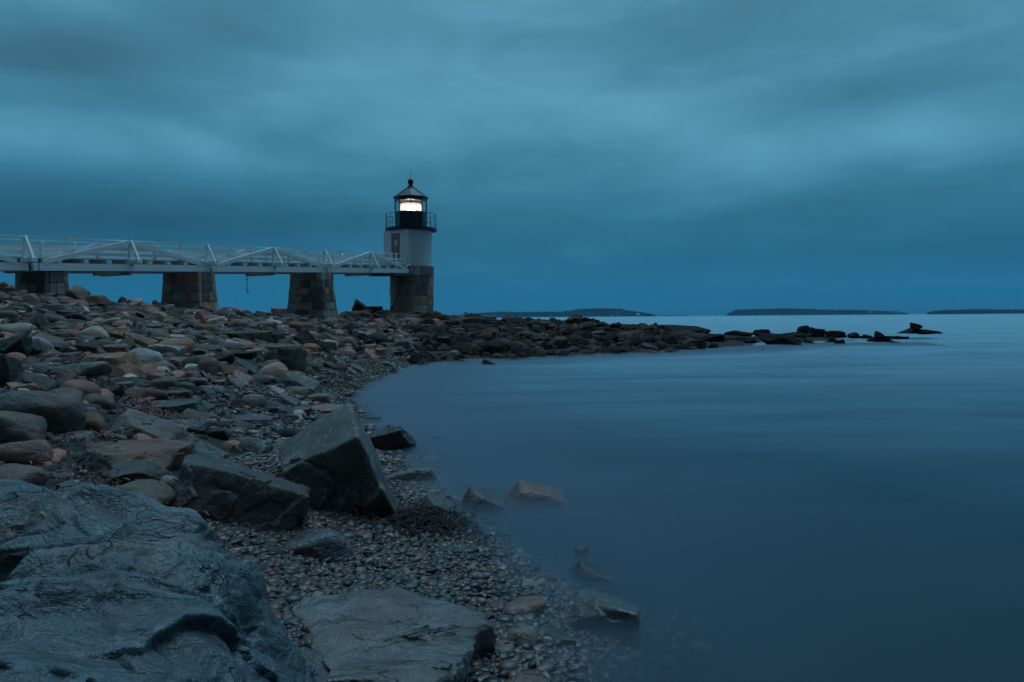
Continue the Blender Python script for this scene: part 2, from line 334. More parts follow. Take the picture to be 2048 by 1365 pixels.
# ------------------------------------------------------------------ terrain
SHORE = [(1120, 1365), (1060, 1225), (1010, 1115), (940, 1050), (880, 1000), (820, 935), (770, 880), (735, 840), (715, 805), (735, 775), (780, 752), (850, 730), (930, 722), (1030, 718), (1130, 712), (1270, 706), (1420, 700)]
CP = []
sh = [W(x, y, z=0) for x, y in SHORE]
for i, p in enumerate(sh):
    CP.append((p.x, p.y, 0.0))
    a = sh[max(i - 1, 0)]; b = sh[min(i + 1, len(sh) - 1)]
    tdir = (b - a).normalized(); nrm = Vector((tdir.y, -tdir.x, 0))
    if i % 2 == 0:
        CP.append((p.x + nrm.x * 1.2, p.y + nrm.y * 1.2, -.28)); CP.append((p.x + nrm.x * 4, p.y + nrm.y * 4, -.9))
def tp(px, d, z): CP.append(((px - 1024) / F * d, d, z))
for px, d, z in [(-500, 2, .75), (0, 2, .6), (400, 2, .35), (700, 2.3, .25), (1000, 2.6, .08), (-300, 5, .9), (0, 5, .8), (200, 5, .62), (400, 5, .40), (600, 5, .24), (800, 5.2, .14), (950, 5.0, .07),
                 (-300, 8, 1.3), (0, 8, 1.05), (200, 8, .85), (400, 8, .58), (600, 8, .25), (0, 12, 1.4), (-300, 12, 1.8), (200, 12, 1.1), (400, 12, .7), (560, 12, .36), (680, 12, .15),
                 (0, 17, 2.0), (200, 17, 1.55), (400, 17, 1.05), (550, 17, .6), (650, 17, .25), (0, 21, 2.6), (200, 22, 2.2), (400, 22, 1.5), (560, 22, .85), (680, 22, .35),
                 (-300, 25, 3.6), (0, 25, 3.15), (100, 25.5, 2.95), (200, 27, 2.75), (300, 29, 2.65), (400, 31, 2.55), (450, 33, 2.35), (520, 36, 2.3), (600, 39, 2.15), (690, 43, 2.25), (740, 45.5, 2.4), (830, 46, 2.15), (880, 47, 1.95),
                 (500, 28, 1.5), (600, 30, 1.2), (700, 32, .75), (780, 34, .5), (700, 38, 1.6), (800, 40, 1.3), (900, 42, 1.05), (1000, 45, 1.2), (1100, 48, 1.2), (1200, 52, 1.0), (900, 50, 1.8), (1000, 52, 1.65), (1100, 54, 1.5), (1150, 56, 1.4), (1250, 58, .9), (1360, 60, .75), (1000, 38.5, .5), (1200, 46, .45), (1350, 49, .4), (1430, 58, .3), (1420, 51, .3), (1500, 56, .15), (1600, 62, .1),
                 (100, 30, 2.4), (0, 34, 2.2), (200, 34, 1.9), (350, 40, 1.2), (500, 44, 1.2), (620, 47, 1.2), (760, 50.5, 1.6), (0, 42, .5), (200, 46, .0), (400, 50, -.3), (600, 55, -.4), (800, 58, -.3), (1000, 62, -.3), (1200, 66, -.5), (1400, 68, -.6),
                 (1540, 49, -.35), (1640, 50, -.5), (1720, 62, -.3), (1900, 60, -1.), (1700, 40, -1.3), (1300, 30, -1.6), (1500, 15, -1.8), (1800, 8, -1.8), (1900, 3, -1.5), (2100, 60, -1.8), (-700, 30, 3.2), (-700, 50, -1), (2500, 30, -2), (1500, 80, -2), (500, 80, -2), (-500, 80, -2)]: tp(px, d, z)
for x, y, z in [(-12, -6, 1.6), (-6, -8, 1.3), (0, -8, .5), (5, -8, -.8), (10, -6, -1.8), (3.2, -2, -.6), (1.2, 0, .1), (-3, 0, .75), (-8, 3, 1.2), (-20, 5, 2.2), (-30, 15, 3)]: CP.append((x, y, z))
CP = np.array(CP)
def phi(r2): return r2 * np.log(np.maximum(r2, 1e-9)) * .5
_n = len(CP); K = phi(((CP[:, None, :2] - CP[None, :, :2]) ** 2).sum(-1)); K += np.eye(_n) * .12
Pm = np.hstack([np.ones((_n, 1)), CP[:, :2]]); A_ = np.zeros((_n + 3, _n + 3)); A_[:_n, :_n] = K; A_[:_n, _n:] = Pm; A_[_n:, :_n] = Pm.T
WT = np.linalg.solve(A_, np.concatenate([CP[:, 2], [0, 0, 0]]))
def terr(xy):
    xy = np.atleast_2d(np.asarray(xy, float)); out = np.empty(len(xy))
    for s in range(0, len(xy), 20000):
        q = xy[s:s + 20000]; k = phi(((q[:, None] - CP[None, :, :2]) ** 2).sum(-1))
        out[s:s + 20000] = k @ WT[:_n] + WT[_n] + q @ WT[_n + 1:]
    # beyond the mapped beach the sea bed lies deep and even
    far = np.clip((np.maximum(np.maximum(xy[:, 1] - 68, -xy[:, 1] - 9), np.maximum(xy[:, 0] - 42, -xy[:, 0] - 34))) / 12, 0, 1)
    return np.clip(out, -2.4, 4.2) * (1 - far) - 2.4 * far
def hit(px, py, zoff=0.0):
    r = ray(px, py); ds = np.geomspace(1.6, 70, 400)
    P = np.array([r[0] / r[1] * ds, ds]).T; z = EYE + r[2] / r[1] * ds
    g = np.maximum(terr(P), -0.02) + zoff; k = np.nonzero(z <= g)[0]
    return (ds[k[0]] if len(k) else None)
xs = np.concatenate([np.linspace(-60, -22, 40)[:-1], np.linspace(-22, 6, 230)[:-1], np.linspace(6, 30, 70)[:-1], np.linspace(30, 80, 30)])
ys = np.concatenate([np.linspace(-30, 0, 25)[:-1], np.linspace(0, 14, 170)[:-1], np.linspace(14, 60, 200)[:-1], np.linspace(60, 110, 30)])
gx, gy = np.meshgrid(xs, ys); XY = np.stack([gx.ravel(), gy.ravel()], 1)
zz = terr(XY); P3 = np.column_stack([XY, XY[:, 0] * 0])
sp_ = np.clip((XY[:, 1] - 30) / 6, 0, 1) * np.clip((XY[:, 0] + 8) / 4, 0, 1)
zz += fbm(P3 * .8) * .07 + fbm(P3 * 4) * .015 + sp_ * fbm(P3 * .28 + 3, 4, .6) * .75
nx, ny = len(xs), len(ys); idx = np.arange(nx * ny).reshape(ny, nx)
Fq = np.stack([idx[:-1, :-1], idx[:-1, 1:], idx[1:, 1:], idx[1:, :-1]], -1).reshape(-1, 4)
tag(link('ground', npmesh('ground', np.column_stack([XY, zz]), Fq, 'ground', True)), 'dark gravelly ground of the beach and the sea bed', 'ground', kind='structure')
bm = bmesh.new(); bmesh.ops.create_circle(bm, cap_ends=True, segments=64, radius=20000)
tag(bmobj('sea_bed', bm, 'ground', None, (0, 0, -2.6)), 'dark sea bed out to the horizon', 'sea bed', kind='structure')

# ------------------------------------------------------------------ water: long-exposed sea, milky body, softly glossy skin
m, t = newmat('sea_water')
geo = t.n('ShaderNodeNewGeometry')
sp = t.n('ShaderNodeSeparateXYZ', {0: geo.outputs['Position']})
stretch = t.n('ShaderNodeCombineXYZ', {0: t.m('MULTIPLY', sp.outputs[0], .05), 1: t.m('MULTIPLY', sp.outputs[1], .22), 2: 0.0}).outputs[0]
sw = t.n('ShaderNodeTexNoise', {'Vector': stretch, 'Scale': 1.0, 'Detail': 4, 'Roughness': .55}).outputs[0]
bmp = t.n('ShaderNodeBump', {'Height': sw, 'Strength': .06, 'Distance': .5}).outputs[0]
fres = t.n('ShaderNodeFresnel', {'IOR': 1.33, 'Normal': bmp}).outputs[0]
gl = t.n('ShaderNodeBsdfGlossy', {'Color': (.60, .78, .88, 1), 'Roughness': t.m('ADD', .24, t.m('MULTIPLY', sw, .16)), 'Normal': bmp})
mx = t.n('ShaderNodeMixShader', {0: t.m('MULTIPLY', fres, t.m('ADD', .55, t.m('MULTIPLY', t.n('ShaderNodeTexNoise', {'Vector': stretch, 'Scale': 2.3, 'Detail': 3, 'Roughness': .5, 'Distortion': .5}).outputs[0], .8))), 1: t.n('ShaderNodeBsdfTransparent').outputs[0], 2: gl.outputs[0]})
vol = t.n('ShaderNodeVolumePrincipled', {'Color': (.016, .068, .115, 1), 'Density': 6.5, 'Anisotropy': 0.0})
t.n('ShaderNodeOutputMaterial', {'Surface': mx.outputs[0], 'Volume': vol.outputs[0]})
bm = bmesh.new(); bmesh.ops.create_circle(bm, cap_ends=True, segments=96, radius=15000)
ret = bmesh.ops.extrude_face_region(bm, geom=list(bm.faces))
for v in [e for e in ret['geom'] if isinstance(e, bmesh.types.BMVert)]: v.co.z = -2.5
water = bmobj('water', bm, 'sea_water'); tag(water, 'smooth blue sea, blurred by the long exposure', 'sea', kind='structure')

# ------------------------------------------------------------------ rocks
_ico = {}
def ico(n):
    if n not in _ico:
        bm = bmesh.new(); bmesh.ops.create_icosphere(bm, subdivisions=n, radius=1)
        bm.verts.ensure_lookup_table()
        _ico[n] = (np.array([v.co[:] for v in bm.verts]), np.array([[v.index for v in f.verts] for f in bm.faces])); bm.free()
    return _ico[n]
def softpoly(D, N, d, p):
    dot = D @ N.T; s = np.maximum(dot, 0) / d[None, :]
    return (s ** p).sum(1) ** (-1.0 / p)
def unit(v): v = np.asarray(v, float); return v / np.linalg.norm(v)
def shape(kind, rng, n):
    D, Fc = ico(n); N = []; d = []
    def pl(v, k=1.0, j=.12): N.append(unit(np.asarray(v, float) + rng.normal(size=3) * j)); d.append(k)
    p = 22
    if kind in 'ro':
        for i in range(13): pl(rng.normal(size=3), rng.uniform(.85, 1.1), 0)
        for v in ((1, 0, 0), (-1, 0, 0), (0, 1, 0), (0, -1, 0), (0, 0, 1), (0, 0, -1)): pl(v, .98, .2)
        p = 5.5 if kind == 'r' else 7
    elif kind in 'bj':
        for v in ((1, 0, 0), (-1, 0, 0), (0, 1, 0), (0, -1, 0), (0, 0, 1), (0, 0, -1)): pl(v, 1, .17 if kind == 'b' else .3)
        for i in range(4 if kind == 'b' else 7): pl(rng.choice([-1, 1], 3) * rng.uniform(.3, 1, 3), rng.uniform(1.0, 1.3) if kind == 'b' else rng.uniform(.75, 1.15), 0)
        p = 48
    elif kind == 's':
        pl((rng.uniform(-.14, .2), -.12, 1), .8, .03); pl((0, 0, -1))
        for i in range(6):
            a = i * math.pi / 3 + rng.uniform(-.3, .3); pl((math.cos(a), math.sin(a), rng.uniform(-.1, .35)), rng.uniform(.85, 1.05), .05)
        p = 44
    elif kind in 'wvu':
        sg = -1 if kind == 'v' else 1
        pl((sg * .62, -.18, 1), .55, .05); pl((0, 0, -1)); pl((-sg, -.1, .35), .8, .08); pl((0, -1, .25), .8, .1); pl((0, 1, .2), .8, .1); pl((sg, 0, .1), 1.1, .1); pl((-sg * .3, -.8, .7), .8, .1)
        p = 40 if kind != 'u' else 8
    elif kind == 'p':
        a0 = rng.uniform(-.5, .5)
        for i in range(4): pl((math.cos(a0 + i * math.pi / 2 - .8), math.sin(a0 + i * math.pi / 2 - .8), rng.uniform(.5, .75)), rng.uniform(.5, .62), .08)
        pl((0, 0, -1), .7)
        for i in range(3): pl((rng.normal(), rng.normal() - .6, rng.uniform(.1, 1.2)), rng.uniform(.5, .68), 0)
        p = 44
    r = softpoly(D, np.array(N), np.array(d), p)
    V = D * r[:, None]
    lo, hi = V.min(0), V.max(0); V = (V - (lo + hi) / 2) / ((hi - lo) / 2)
    return V, Fc
ROCKS = []   # (obj, px, py, size, short name)
MATOF = {'d': 'dry_stone', 'w': 'wet_stone', 'm': 'damp_stone', 's': 'swirled_stone', 'n': 'banded_stone', 'l': 'lichen_stone', 'x': 'weedy_stone'}
def facets(V, s, amp, K, rng, aniso=(1, 1, 1)):
    """fractured plates: each cell of the surface is pushed and tilted as one, with a step at its edge"""
    dn = V / np.maximum(np.linalg.norm(V, axis=1), 1e-6)[:, None]
    a = R(38); M = np.array([[math.cos(a), -math.sin(a), 0], [math.sin(a), math.cos(a), 0], [0, 0, 1]])
    off = rng.uniform(0, 90, 3); Q = V / s
    wq = np.stack([fbm(Q * 1.6 + off + 31 * k, 3, .55) for k in range(3)], 1) * .28
    G = ((Q + wq) @ M) * np.array(aniso)
    C = G[rng.randint(0, len(G), K)]
    best = np.full(len(G), 1e9); sec = np.full(len(G), 1e9); idx = np.zeros(len(G), int)
    for k in range(K):
        d2 = ((G - C[k]) ** 2).sum(1); m = d2 < best
        sec = np.where(m, best, np.minimum(sec, d2)); idx = np.where(m, k, idx); best = np.where(m, d2, best)
    edge = np.clip((np.sqrt(sec) - np.sqrt(best)) / .075, 0, 1)
    edge = edge * edge * (3 - 2 * edge)
    h = rng.uniform(-1, 1, K); tl = rng.normal(size=(K, 3)) * 1.3
    f = h[idx] * .6 + ((G - C[idx]) * tl[idx]).sum(1)
    return V + dn * ((f * edge - (1 - edge) * .55) * amp)[:, None]
def displace(V, size, rng, amp=1.0):
    s = float(np.mean(size)); off = rng.uniform(0, 200, 3)
    dn = V / np.maximum(np.linalg.norm(V, axis=1), 1e-6)[:, None]
    q = V / s * .9 + off
    st = perlin(q * np.array([1.2, 1.2, 3.5]) + 40); st = np.round(st * 5) / 5 * .5 + st * .5
    return V + dn * ((fbm(q, 4, .55) * .10 + np.abs(perlin(q * 2.2)) * -.07 + st * (.10 if amp > .9 or amp < .7 else .04)) * s * amp)[:, None]
def rock(x0, y0, x1, y1, kind, tone, mat, label=None, seed=0, d=None, name=None, cat=None, short=None, rough=None, deep=None):
    rng = np.random.RandomState(seed)
    px = (x0 + x1) / 2; wpx = x1 - x0; hpx = y1 - y0
    if x1 < 760 and wpx < 120: y0 -= hpx * .06; wpx *= 1.1; hpx *= 1.06
    if d is None:
        d = hit(px, y1 - hpx * .06)
        if d is None: d = 46
    r = ray(px, y1); s = max(-r[2] / r[1], 0)
    wd = wpx / F * d
    dp = wd * (rng.uniform(.6, .85) if wpx > hpx * 1.3 else rng.uniform(.8, 1.05))
    vis = hpx / F * d
    h = max(vis - .55 * dp * s, .35 * vis)
    zb = EYE + r[2] / r[1] * d                      # height where the visible foot meets the ground
    sink = (.32 if kind != 'p' else .12) * h + .04 if deep is None else deep
    H = h + sink
    n = 6 if wpx > 250 else 5 if wpx > 70 else 4 if wpx > 26 else 3
    V, Fc = shape(kind, rng, n)
    size = np.array([wd / 2, dp / 2, H / 2])
    V = displace(V * size, size, rng, (.8 if kind in 'ro' else .6) if rough is None else rough)
    if n >= 5 and kind not in 'rou': V = facets(V, float(np.mean(size)), float(np.mean(size)) * .05, 16, rng)
    if kind in 'roj': a = rng.uniform(-.2, .2)
    else: a = rng.uniform(-.15, .15)
    ca, sa = math.cos(a), math.sin(a); V = V @ np.array([[ca, sa, 0], [-sa, ca, 0], [0, 0, 1]])
    if name is None: name = 'boulder' if wd > .75 else 'rock'
    cx = ray(px, (y0 + y1) / 2); yc = d + dp * .38
    loc = (cx[0] / cx[1] * yc, yc, zb - sink + H / 2)
    me = npmesh(name, V, Fc, MATOF[mat], True)
    if kind not in 'rou': me.set_sharp_from_angle(angle=R(26 if n < 5 else 34))
    o = link(name, me, None, loc)
    c = np.array(T[tone]) * rng.uniform(.85, 1.15) * (1 + rng.normal(size=3) * .03)
    o.color = (*c, 1)
    tag(o, label, cat or ('boulder' if wd > .75 else 'rock'))
    ROCKS.append((o, px, (y0 + y1) / 2, wpx, short or label))
    return o
def hull(name, pts, tone, mat, label, cat, n=6, p=30, amp=1.0, seed=0, fold=0, short=None):
    rng = np.random.RandomState(seed)
    bm = bmesh.new()
    for q in pts: bm.verts.new(q)
    bmesh.ops.convex_hull(bm, input=bm.verts)
    C = np.mean(np.array([v.co[:] for v in bm.verts if v.link_faces]), 0)
    bmesh.ops.recalc_face_normals(bm, faces=bm.faces)
    N = []; d = []
    for f in bm.faces:
        n_ = np.array(f.normal[:]); k = n_ @ (np.array(f.verts[0].co[:]) - C)
        if k < 0: n_, k = -n_, -k
        if k > 1e-4: N.append(n_); d.append(k)
    lo = np.min([v.co[:] for v in bm.verts], 0); hi = np.max([v.co[:] for v in bm.verts], 0)
    bm.free(); N = np.array(N); d = np.array(d)
    D, Fc = ico(n); sz = (hi - lo) / 2
    D = D * sz; D /= np.linalg.norm(D, axis=1)[:, None]
    # merge near-coplanar planes so that they do not round the surface away
    keep = []
    for i in range(len(N)):
        if all(not (N[i] @ N[j] > .996 and abs(d[i] - d[j]) < .02) for j in keep): keep.append(i)
    V = D * softpoly(D, N[keep], d[keep], p)[:, None]
    s = float(np.mean(sz)); dn = V / np.linalg.norm(V, axis=1)[:, None]; off = rng.uniform(0, 100, 3)
    Q = V / s + off
    disp = fbm(Q * 1.1, 5, .5) * .055 * s * amp
    if fold:   # smooth folded flow of the bedrock
        a = R(38); G = V @ np.array([[math.cos(a), -math.sin(a), 0], [math.sin(a), math.cos(a), 0], [0, 0, 1]])
        wv = fbm(G * .9 + off, 2)[:, None] * np.array([.5, .9, .3])
        G2 = (G + wv) * np.array([.6, 2.2, 1.5])
        disp = disp + (.5 - np.abs(perlin(G2 * .8 + 5)) * 2.4) * fold * 1.7 + (.5 - np.abs(perlin(G2 * 1.9 + 9)) * 2.2) * fold * .7 + (.4 - np.abs(perlin(G2 * np.array([3, 6, 5]))) * 1.6) * fold * .30 + (.4 - np.abs(perlin(G2 * np.array([6, 14, 11]))) * 1.6) * fold * .12 + perlin(G2 * 24) * fold * .04
    V = V + dn * disp[:, None]
    if fold: V = facets(V, s, fold * (.32 if fold > .08 else .3), 60, rng, (.6, 2.4, 1.4))
    elif n == 7: V = facets(V, s, .022, 12, rng)
    o = link(name, npmesh(name, V, Fc, MATOF[mat], True), None, C)
    o.color = (*T[tone], 1); tag(o, label, cat)
    pp = np.mean(np.array([q[:] for q in pts]), 0)
    ROCKS.append((o, None, None, 500, short or label))
    return o
# ------------------------------------------------------------------ lighthouse
TC = W(824.5, 632, d=47.7); TX, TY = TC.x, TC.y
E0 = W(816, 546.5, d=46.0); E3 = W(60, 541.8, d=25.3)
AL = (E3 - E0) / 3; ALn = Vector((AL.x, AL.y, 0)).normalized()      # toward the land, per span
LT = Vector((ALn.y, -ALn.x, 0))                                       # toward the far side of the bridge
if LT.x > 0: LT = -LT
def zpx(py, px=824.5, d=47.7): return W(px, py, d=d).z
lh = empty('lighthouse', (TX, TY, zpx(640)))
tag(lh, 'small lighthouse of white brick on a granite base with its lamp lit', 'lighthouse')
z0 = zpx(645); zg = zpx(534); zd = zpx(464.8); zt = zpx(458.5); L0 = lh.location.z
RG = 1.50; RW = 1.41
bm = bmesh.new(); b_lathe(bm, [(0, z0 - L0 - .4), (RG - .05, z0 - L0 - .4), (RG - .05, zg - L0 - .05), (0, zg - L0 - .05)], 64)
bmobj('granite_core', bm, 'mortar', lh)
rng = random.Random(5); bm = bmesh.new()
nc = 6; hc = (zg - z0 + .25) / nc
for c in range(nc):
    za = z0 - L0 - .25 + c * hc; a = rng.uniform(0, 1)
    while True:
        a1 = a + rng.uniform(.45, .85)
        if c == 0 and False: break
        if a >= 2 * math.pi: break
        a1 = min(a1, 2 * math.pi + .02 + (a * 0)) if a1 < 2 * math.pi + .3 else 2 * math.pi
        k = 7; ro = RG + rng.uniform(-.02, .035) + (.03 if c == nc - 1 else 0); g = .008
        cols = []
        for i in range(k + 1):
            an = a + g + (a1 - a - 2 * g) * i / k
            edge = .015 if i in (0, k) else 0
            ring = []
            for rr, z in ((ro - .2, za + .01), (ro - .018 - edge, za + .01), (ro - edge, za + .035), (ro - edge, za + hc - .035), (ro - .018 - edge, za + hc - .01), (ro - .2, za + hc - .01)):
                ring.append(bm.verts.new((rr * math.cos(an), rr * math.sin(an), z)))
            cols.append(ring)
        for A_c, B_c in zip(cols, cols[1:]):
            for i in range(6): bm.faces.new((A_c[i], A_c[(i + 1) % 6], B_c[(i + 1) % 6], B_c[i]))
        bm.faces.new(cols[0]); bm.faces.new(cols[-1][::-1])
        a = a1
        if a >= 2 * math.pi - .1: break
bmobj('granite_base', bm, 'granite', lh)
bm = bmesh.new(); b_lathe(bm, [(0, zg - L0 - .02), (RW, zg - L0 - .02), (RW, zd - L0), (0, zd - L0)], 96)
# brick courses as faint ribs
bw = bmobj('brick_wall', bm, 'white_brick', lh, smooth=False)
bm = bmesh.new()
for k in range(26):
    z = zg - L0 + .05 + k * (zd - zg - .1) / 26
    b_lathe(bm, [(RW + .001, z), (RW + .007, z + .012), (RW + .007, z + (zd - zg) / 26 - .028), (RW + .001, z + (zd - zg) / 26 - .016)], 96)
bmobj('brick_courses', bm, 'white_brick', lh, smooth=True)
# flat door front facing the bridge
fc = -ALn                                        # from land toward tower
p_r = E0 + ALn * -.02; mid = E0 + LT * 1.0; 
Fx = Vector((mid.x - TX, mid.y - TY, 0))
dist = Fx.dot(ALn)                               # how far the front stands out of the tower axis
bm = bmesh.new(); rotB = Matrix((LT, ALn, Vector((0, 0, 1)))).transposed()
zb = zpx(536)
lat = Fx.dot(LT)
bwid = 2.05
cB = LT * (lat + .02) + ALn * ((dist - .05) / 2)
b_box(bm, (cB.x, cB.y, (zb + zd) / 2 - L0 - .003), (bwid, dist - .05, zd - zb), rotB)
bmobj('entry_front', bm, 'white_brick', lh)
fy = dist - .05
def FP(u, z, out=0): # point on the door front; u along LT
    v = LT * (lat + .02 + u) + ALn * (fy + out); return (v.x, v.y, z - L0)
uc = -.02; dh0 = zb + .42; dh1 = zpx(471.5)
bm = bmesh.new()
for u in (-.42, .42): b_box(bm, FP(uc + u, (dh0 + dh1) / 2 + .03, .02), (.10, .05, dh1 - dh0 + .06), rotB)
b_box(bm, FP(uc, dh1 + .05, .022), (.98, .07, .09), rotB)
bmobj('door_frame', bm, 'white_paint', lh)
bm = bmesh.new(); b_box(bm, FP(uc, (dh0 + dh1) / 2, .012), (.74, .03, dh1 - dh0), rotB)
door = bmobj('door', bm, 'door_grey', lh)
bm = bmesh.new(); b_box(bm, FP(uc - .02, dh1 - .62, .032), (.25, .006, .40), rotB); bmobj('white_notice', bm, 'paper', door)
bm = bmesh.new(); b_box(bm, FP(uc - .03, dh1 - .96, .033), (.31, .006, .24), rotB); bmobj('orange_notice', bm, 'orange_sign', door)
bm = bmesh.new(); q = FP(uc + .29, dh1 - 1.12, .05); bmesh.ops.create_uvsphere(bm, u_segments=10, v_segments=8, radius=.035, matrix=Matrix.Translation(q)); bmobj('handle', bm, 'black_iron', door)
bm = bmesh.new(); b_tube(bm, [FP(-.78, zg + .05, .04), FP(-.80, zd - .5, .04)], .02); bmobj('conduit', bm, 'white_paint', lh)
# gallery
RGa = 1.78
bm = bmesh.new(); b_lathe(bm, [(0, zd - L0), (RW + .02, zd - L0), (RGa - .06, zt - L0 - .16), (RGa, zt - L0 - .15), (RGa, zt - L0), (0, zt - L0)], 64)
bmobj('gallery_deck', bm, 'black_iron', lh)
zr = zpx(431); rh = zr - zt
for i in range(18):
    a = 2 * math.pi * (i + .3) / 18; bm = bmesh.new(); x, y = (RGa - .04) * math.cos(a), (RGa - .04) * math.sin(a)
    b_tube(bm, [(x, y, zt - L0 - .02), (x, y, zr - L0)], .016); bmobj('railing_post', bm, 'black_iron', lh)
for f, rr in ((1.0, .016), (.72, .01), (.27, .01)):
    bm = bmesh.new(); b_tube(bm, [((RGa - .04) * math.cos(2 * math.pi * i / 64), (RGa - .04) * math.sin(2 * math.pi * i / 64), zt - L0 + rh * f) for i in range(65)], rr); bmobj('railing_rail', bm, 'black_iron', lh)
# lantern room
zp = zpx(425.8); ze = zpx(397.5); za_ = zpx(374.5)
vd = math.atan2(-TY, -TX)                        # direction to the viewer: a corner of the octagon faces the shore
RL = 1.10
bm = bmesh.new(); b_lathe(bm, [(0, zt - L0 + .002), (RL, zt - L0 + .002), (RL, zp - L0 - .04), (RL + .03, zp - L0 - .04), (RL + .03, zp - L0), (RL - .06, zp - L0), (RL - .06, zp - L0 - .1), (0, zp - L0 - .1)], 8, vd)
par = bmobj('lantern_wall', bm, 'black_iron', lh)
bm = bmesh.new(); a = vd + 1.2; b_tube(bm, [(RL * math.cos(a), RL * math.sin(a), zt - L0 + .45), ((RL + .08) * math.cos(a), (RL + .08) * math.sin(a), zt - L0 + .45), ((RL + .08) * math.cos(a), (RL + .08) * math.sin(a), zt - L0 + .32)], .03); bmobj('vent_pipe', bm, 'black_iron', lh)
for i in range(8):
    a = vd + i * math.pi / 4; bm = bmesh.new()
    b_beam(bm, ((RL - .02) * math.cos(a), (RL - .02) * math.sin(a), zp - L0), ((RL - .02) * math.cos(a), (RL - .02) * math.sin(a), ze - L0), .045, .06, Vector((math.cos(a), math.sin(a), 0)))
    bmobj('mullion', bm, 'black_iron', lh)
    a2 = a + math.pi / 4; r1 = RL - .035; bm = bmesh.new()
    vs = [bm.verts.new((r1 * math.cos(q), r1 * math.sin(q), z)) for q, z in ((a, zp - L0), (a2, zp - L0), (a2, ze - L0 - .2), (a, ze - L0 - .2))]
    bm.faces.new(vs); o = bmobj('window_pane', bm, 'pane_glass', lh)
bm = bmesh.new(); b_lathe(bm, [(RL - .06, ze - L0 - .22), (RL + .015, ze - L0 - .22), (RL + .015, ze - L0), (RL - .06, ze - L0)], 8, vd); bmobj('lintel_band', bm, 'black_iron', lh)
bm = bmesh.new(); b_lathe(bm, [(0, ze - L0 - .02), (RL + .1, ze - L0 - .02), (RL + .12, ze - L0 + .05), (.16, za_ - L0), (0, za_ - L0)], 8, vd)
roof = bmobj('roof', bm, 'roof_metal', lh)
bm = bmesh.new()
for i in range(8):
    a = vd + i * math.pi / 4; b_beam(bm, ((RL + .11) * math.cos(a), (RL + .11) * math.sin(a), ze - L0 + .055), (.16 * math.cos(a), .16 * math.sin(a), za_ - L0 + .01), .035, .03)
bmobj('roof_ribs', bm, 'roof_metal', roof)
zbll = zpx(364)
bm = bmesh.new(); b_lathe(bm, [(.22, za_ - L0 - .02), (.22, za_ - L0 + .04), (.13, za_ - L0 + .06), (.12, zbll - L0 - .24), (.16, zbll - L0 - .22), (.16, zbll - L0 - .19), (.10, zbll - L0 - .17)] + [(.205 * math.sin(t_), zbll - L0 - .205 * math.cos(t_)) for t_ in [.5 + k * .26 for k in range(10)]] + [(.03, zbll - L0 + .21), (.025, zbll - L0 + .3), (0, zbll - L0 + .33)], 24)
bmobj('ball_finial', bm, 'black_iron', roof, smooth=True)
bm = bmesh.new(); b_tube(bm, [(0, 0, zbll - L0 + .2), (0, 0, zpx(344.5) - L0)], .012); bmobj('lightning_rod', bm, 'black_iron', roof)
# lens and lamp
zl0 = zp - L0 - .06; zl1 = zpx(408.5) - L0
bm = bmesh.new(); b_lathe(bm, [(.60, zl0), (.70, zl0 + .12), (.74, (zl0 + zl1) / 2), (.70, zl1 - .12), (.60, zl1)], 32); lens = bmobj('fresnel_lens', bm, 'lens_glass', lh, smooth=True)
bm = bmesh.new()
for k in range(9):
    z = zl0 + (zl1 - zl0) * (k + .5) / 9; b_lathe(bm, [(.74, z - .018), (.77, z), (.74, z + .018)], 32)
bmobj('lens_prisms', bm, 'lens_glass', lens, smooth=True)
bm = bmesh.new(); b_lathe(bm, [(0, zl0 + .04), (.26, zl0 + .1), (.32, (zl0 + zl1) / 2), (.26, zl1 - .08), (0, zl1 - .02)], 20); bmobj('lamp_bulb', bm, 'lamp_glow', lens, smooth=True)
bm = bmesh.new(); b_lathe(bm, [(0, zp - L0 - .098), (.3, zp - L0 - .098), (.3, zl0), (.42, zl0 + .002), (.42, zl0 + .02), (0, zl0 + .02)], 24); bmobj('lens_pedestal', bm, 'black_iron', lens)
pl_ = bpy.data.lights.new('lamp_light', 'POINT'); pl_.energy = 150; pl_.color = (1, .74, .58); pl_.shadow_soft_size = .2
plo = bpy.data.objects.new('lamp_light', pl_); COL.objects.link(plo); plo.parent = lh; plo.location = (0, 0, (zl0 + zl1) / 2 + .02)
plo.location.z += 0
# cable down the granite, in front of it
bm = bmesh.new()
def G(px, py, dr=.05):
    r = ray(px, py); o_ = np.array([0, 0]); dd = r[:2]; a = dd @ dd; c0 = -np.array([TX, TY]); b = 2 * dd @ c0; c = c0 @ c0 - (RG + dr) ** 2
    D_ = b * b - 4 * a * c; k = (-b - math.sqrt(D_)) / (2 * a) if D_ > 0 else -b / (2 * a); return (r[0] * k - TX, r[1] * k - TY, EYE + r[2] * k - L0)
b_tube(bm, [G(798, 553), G(801, 560), G(799, 572), G(795, 590), G(789, 606), G(784, 618), G(782.5, 630)], .035); bmobj('cable', bm, 'black_iron', lh)

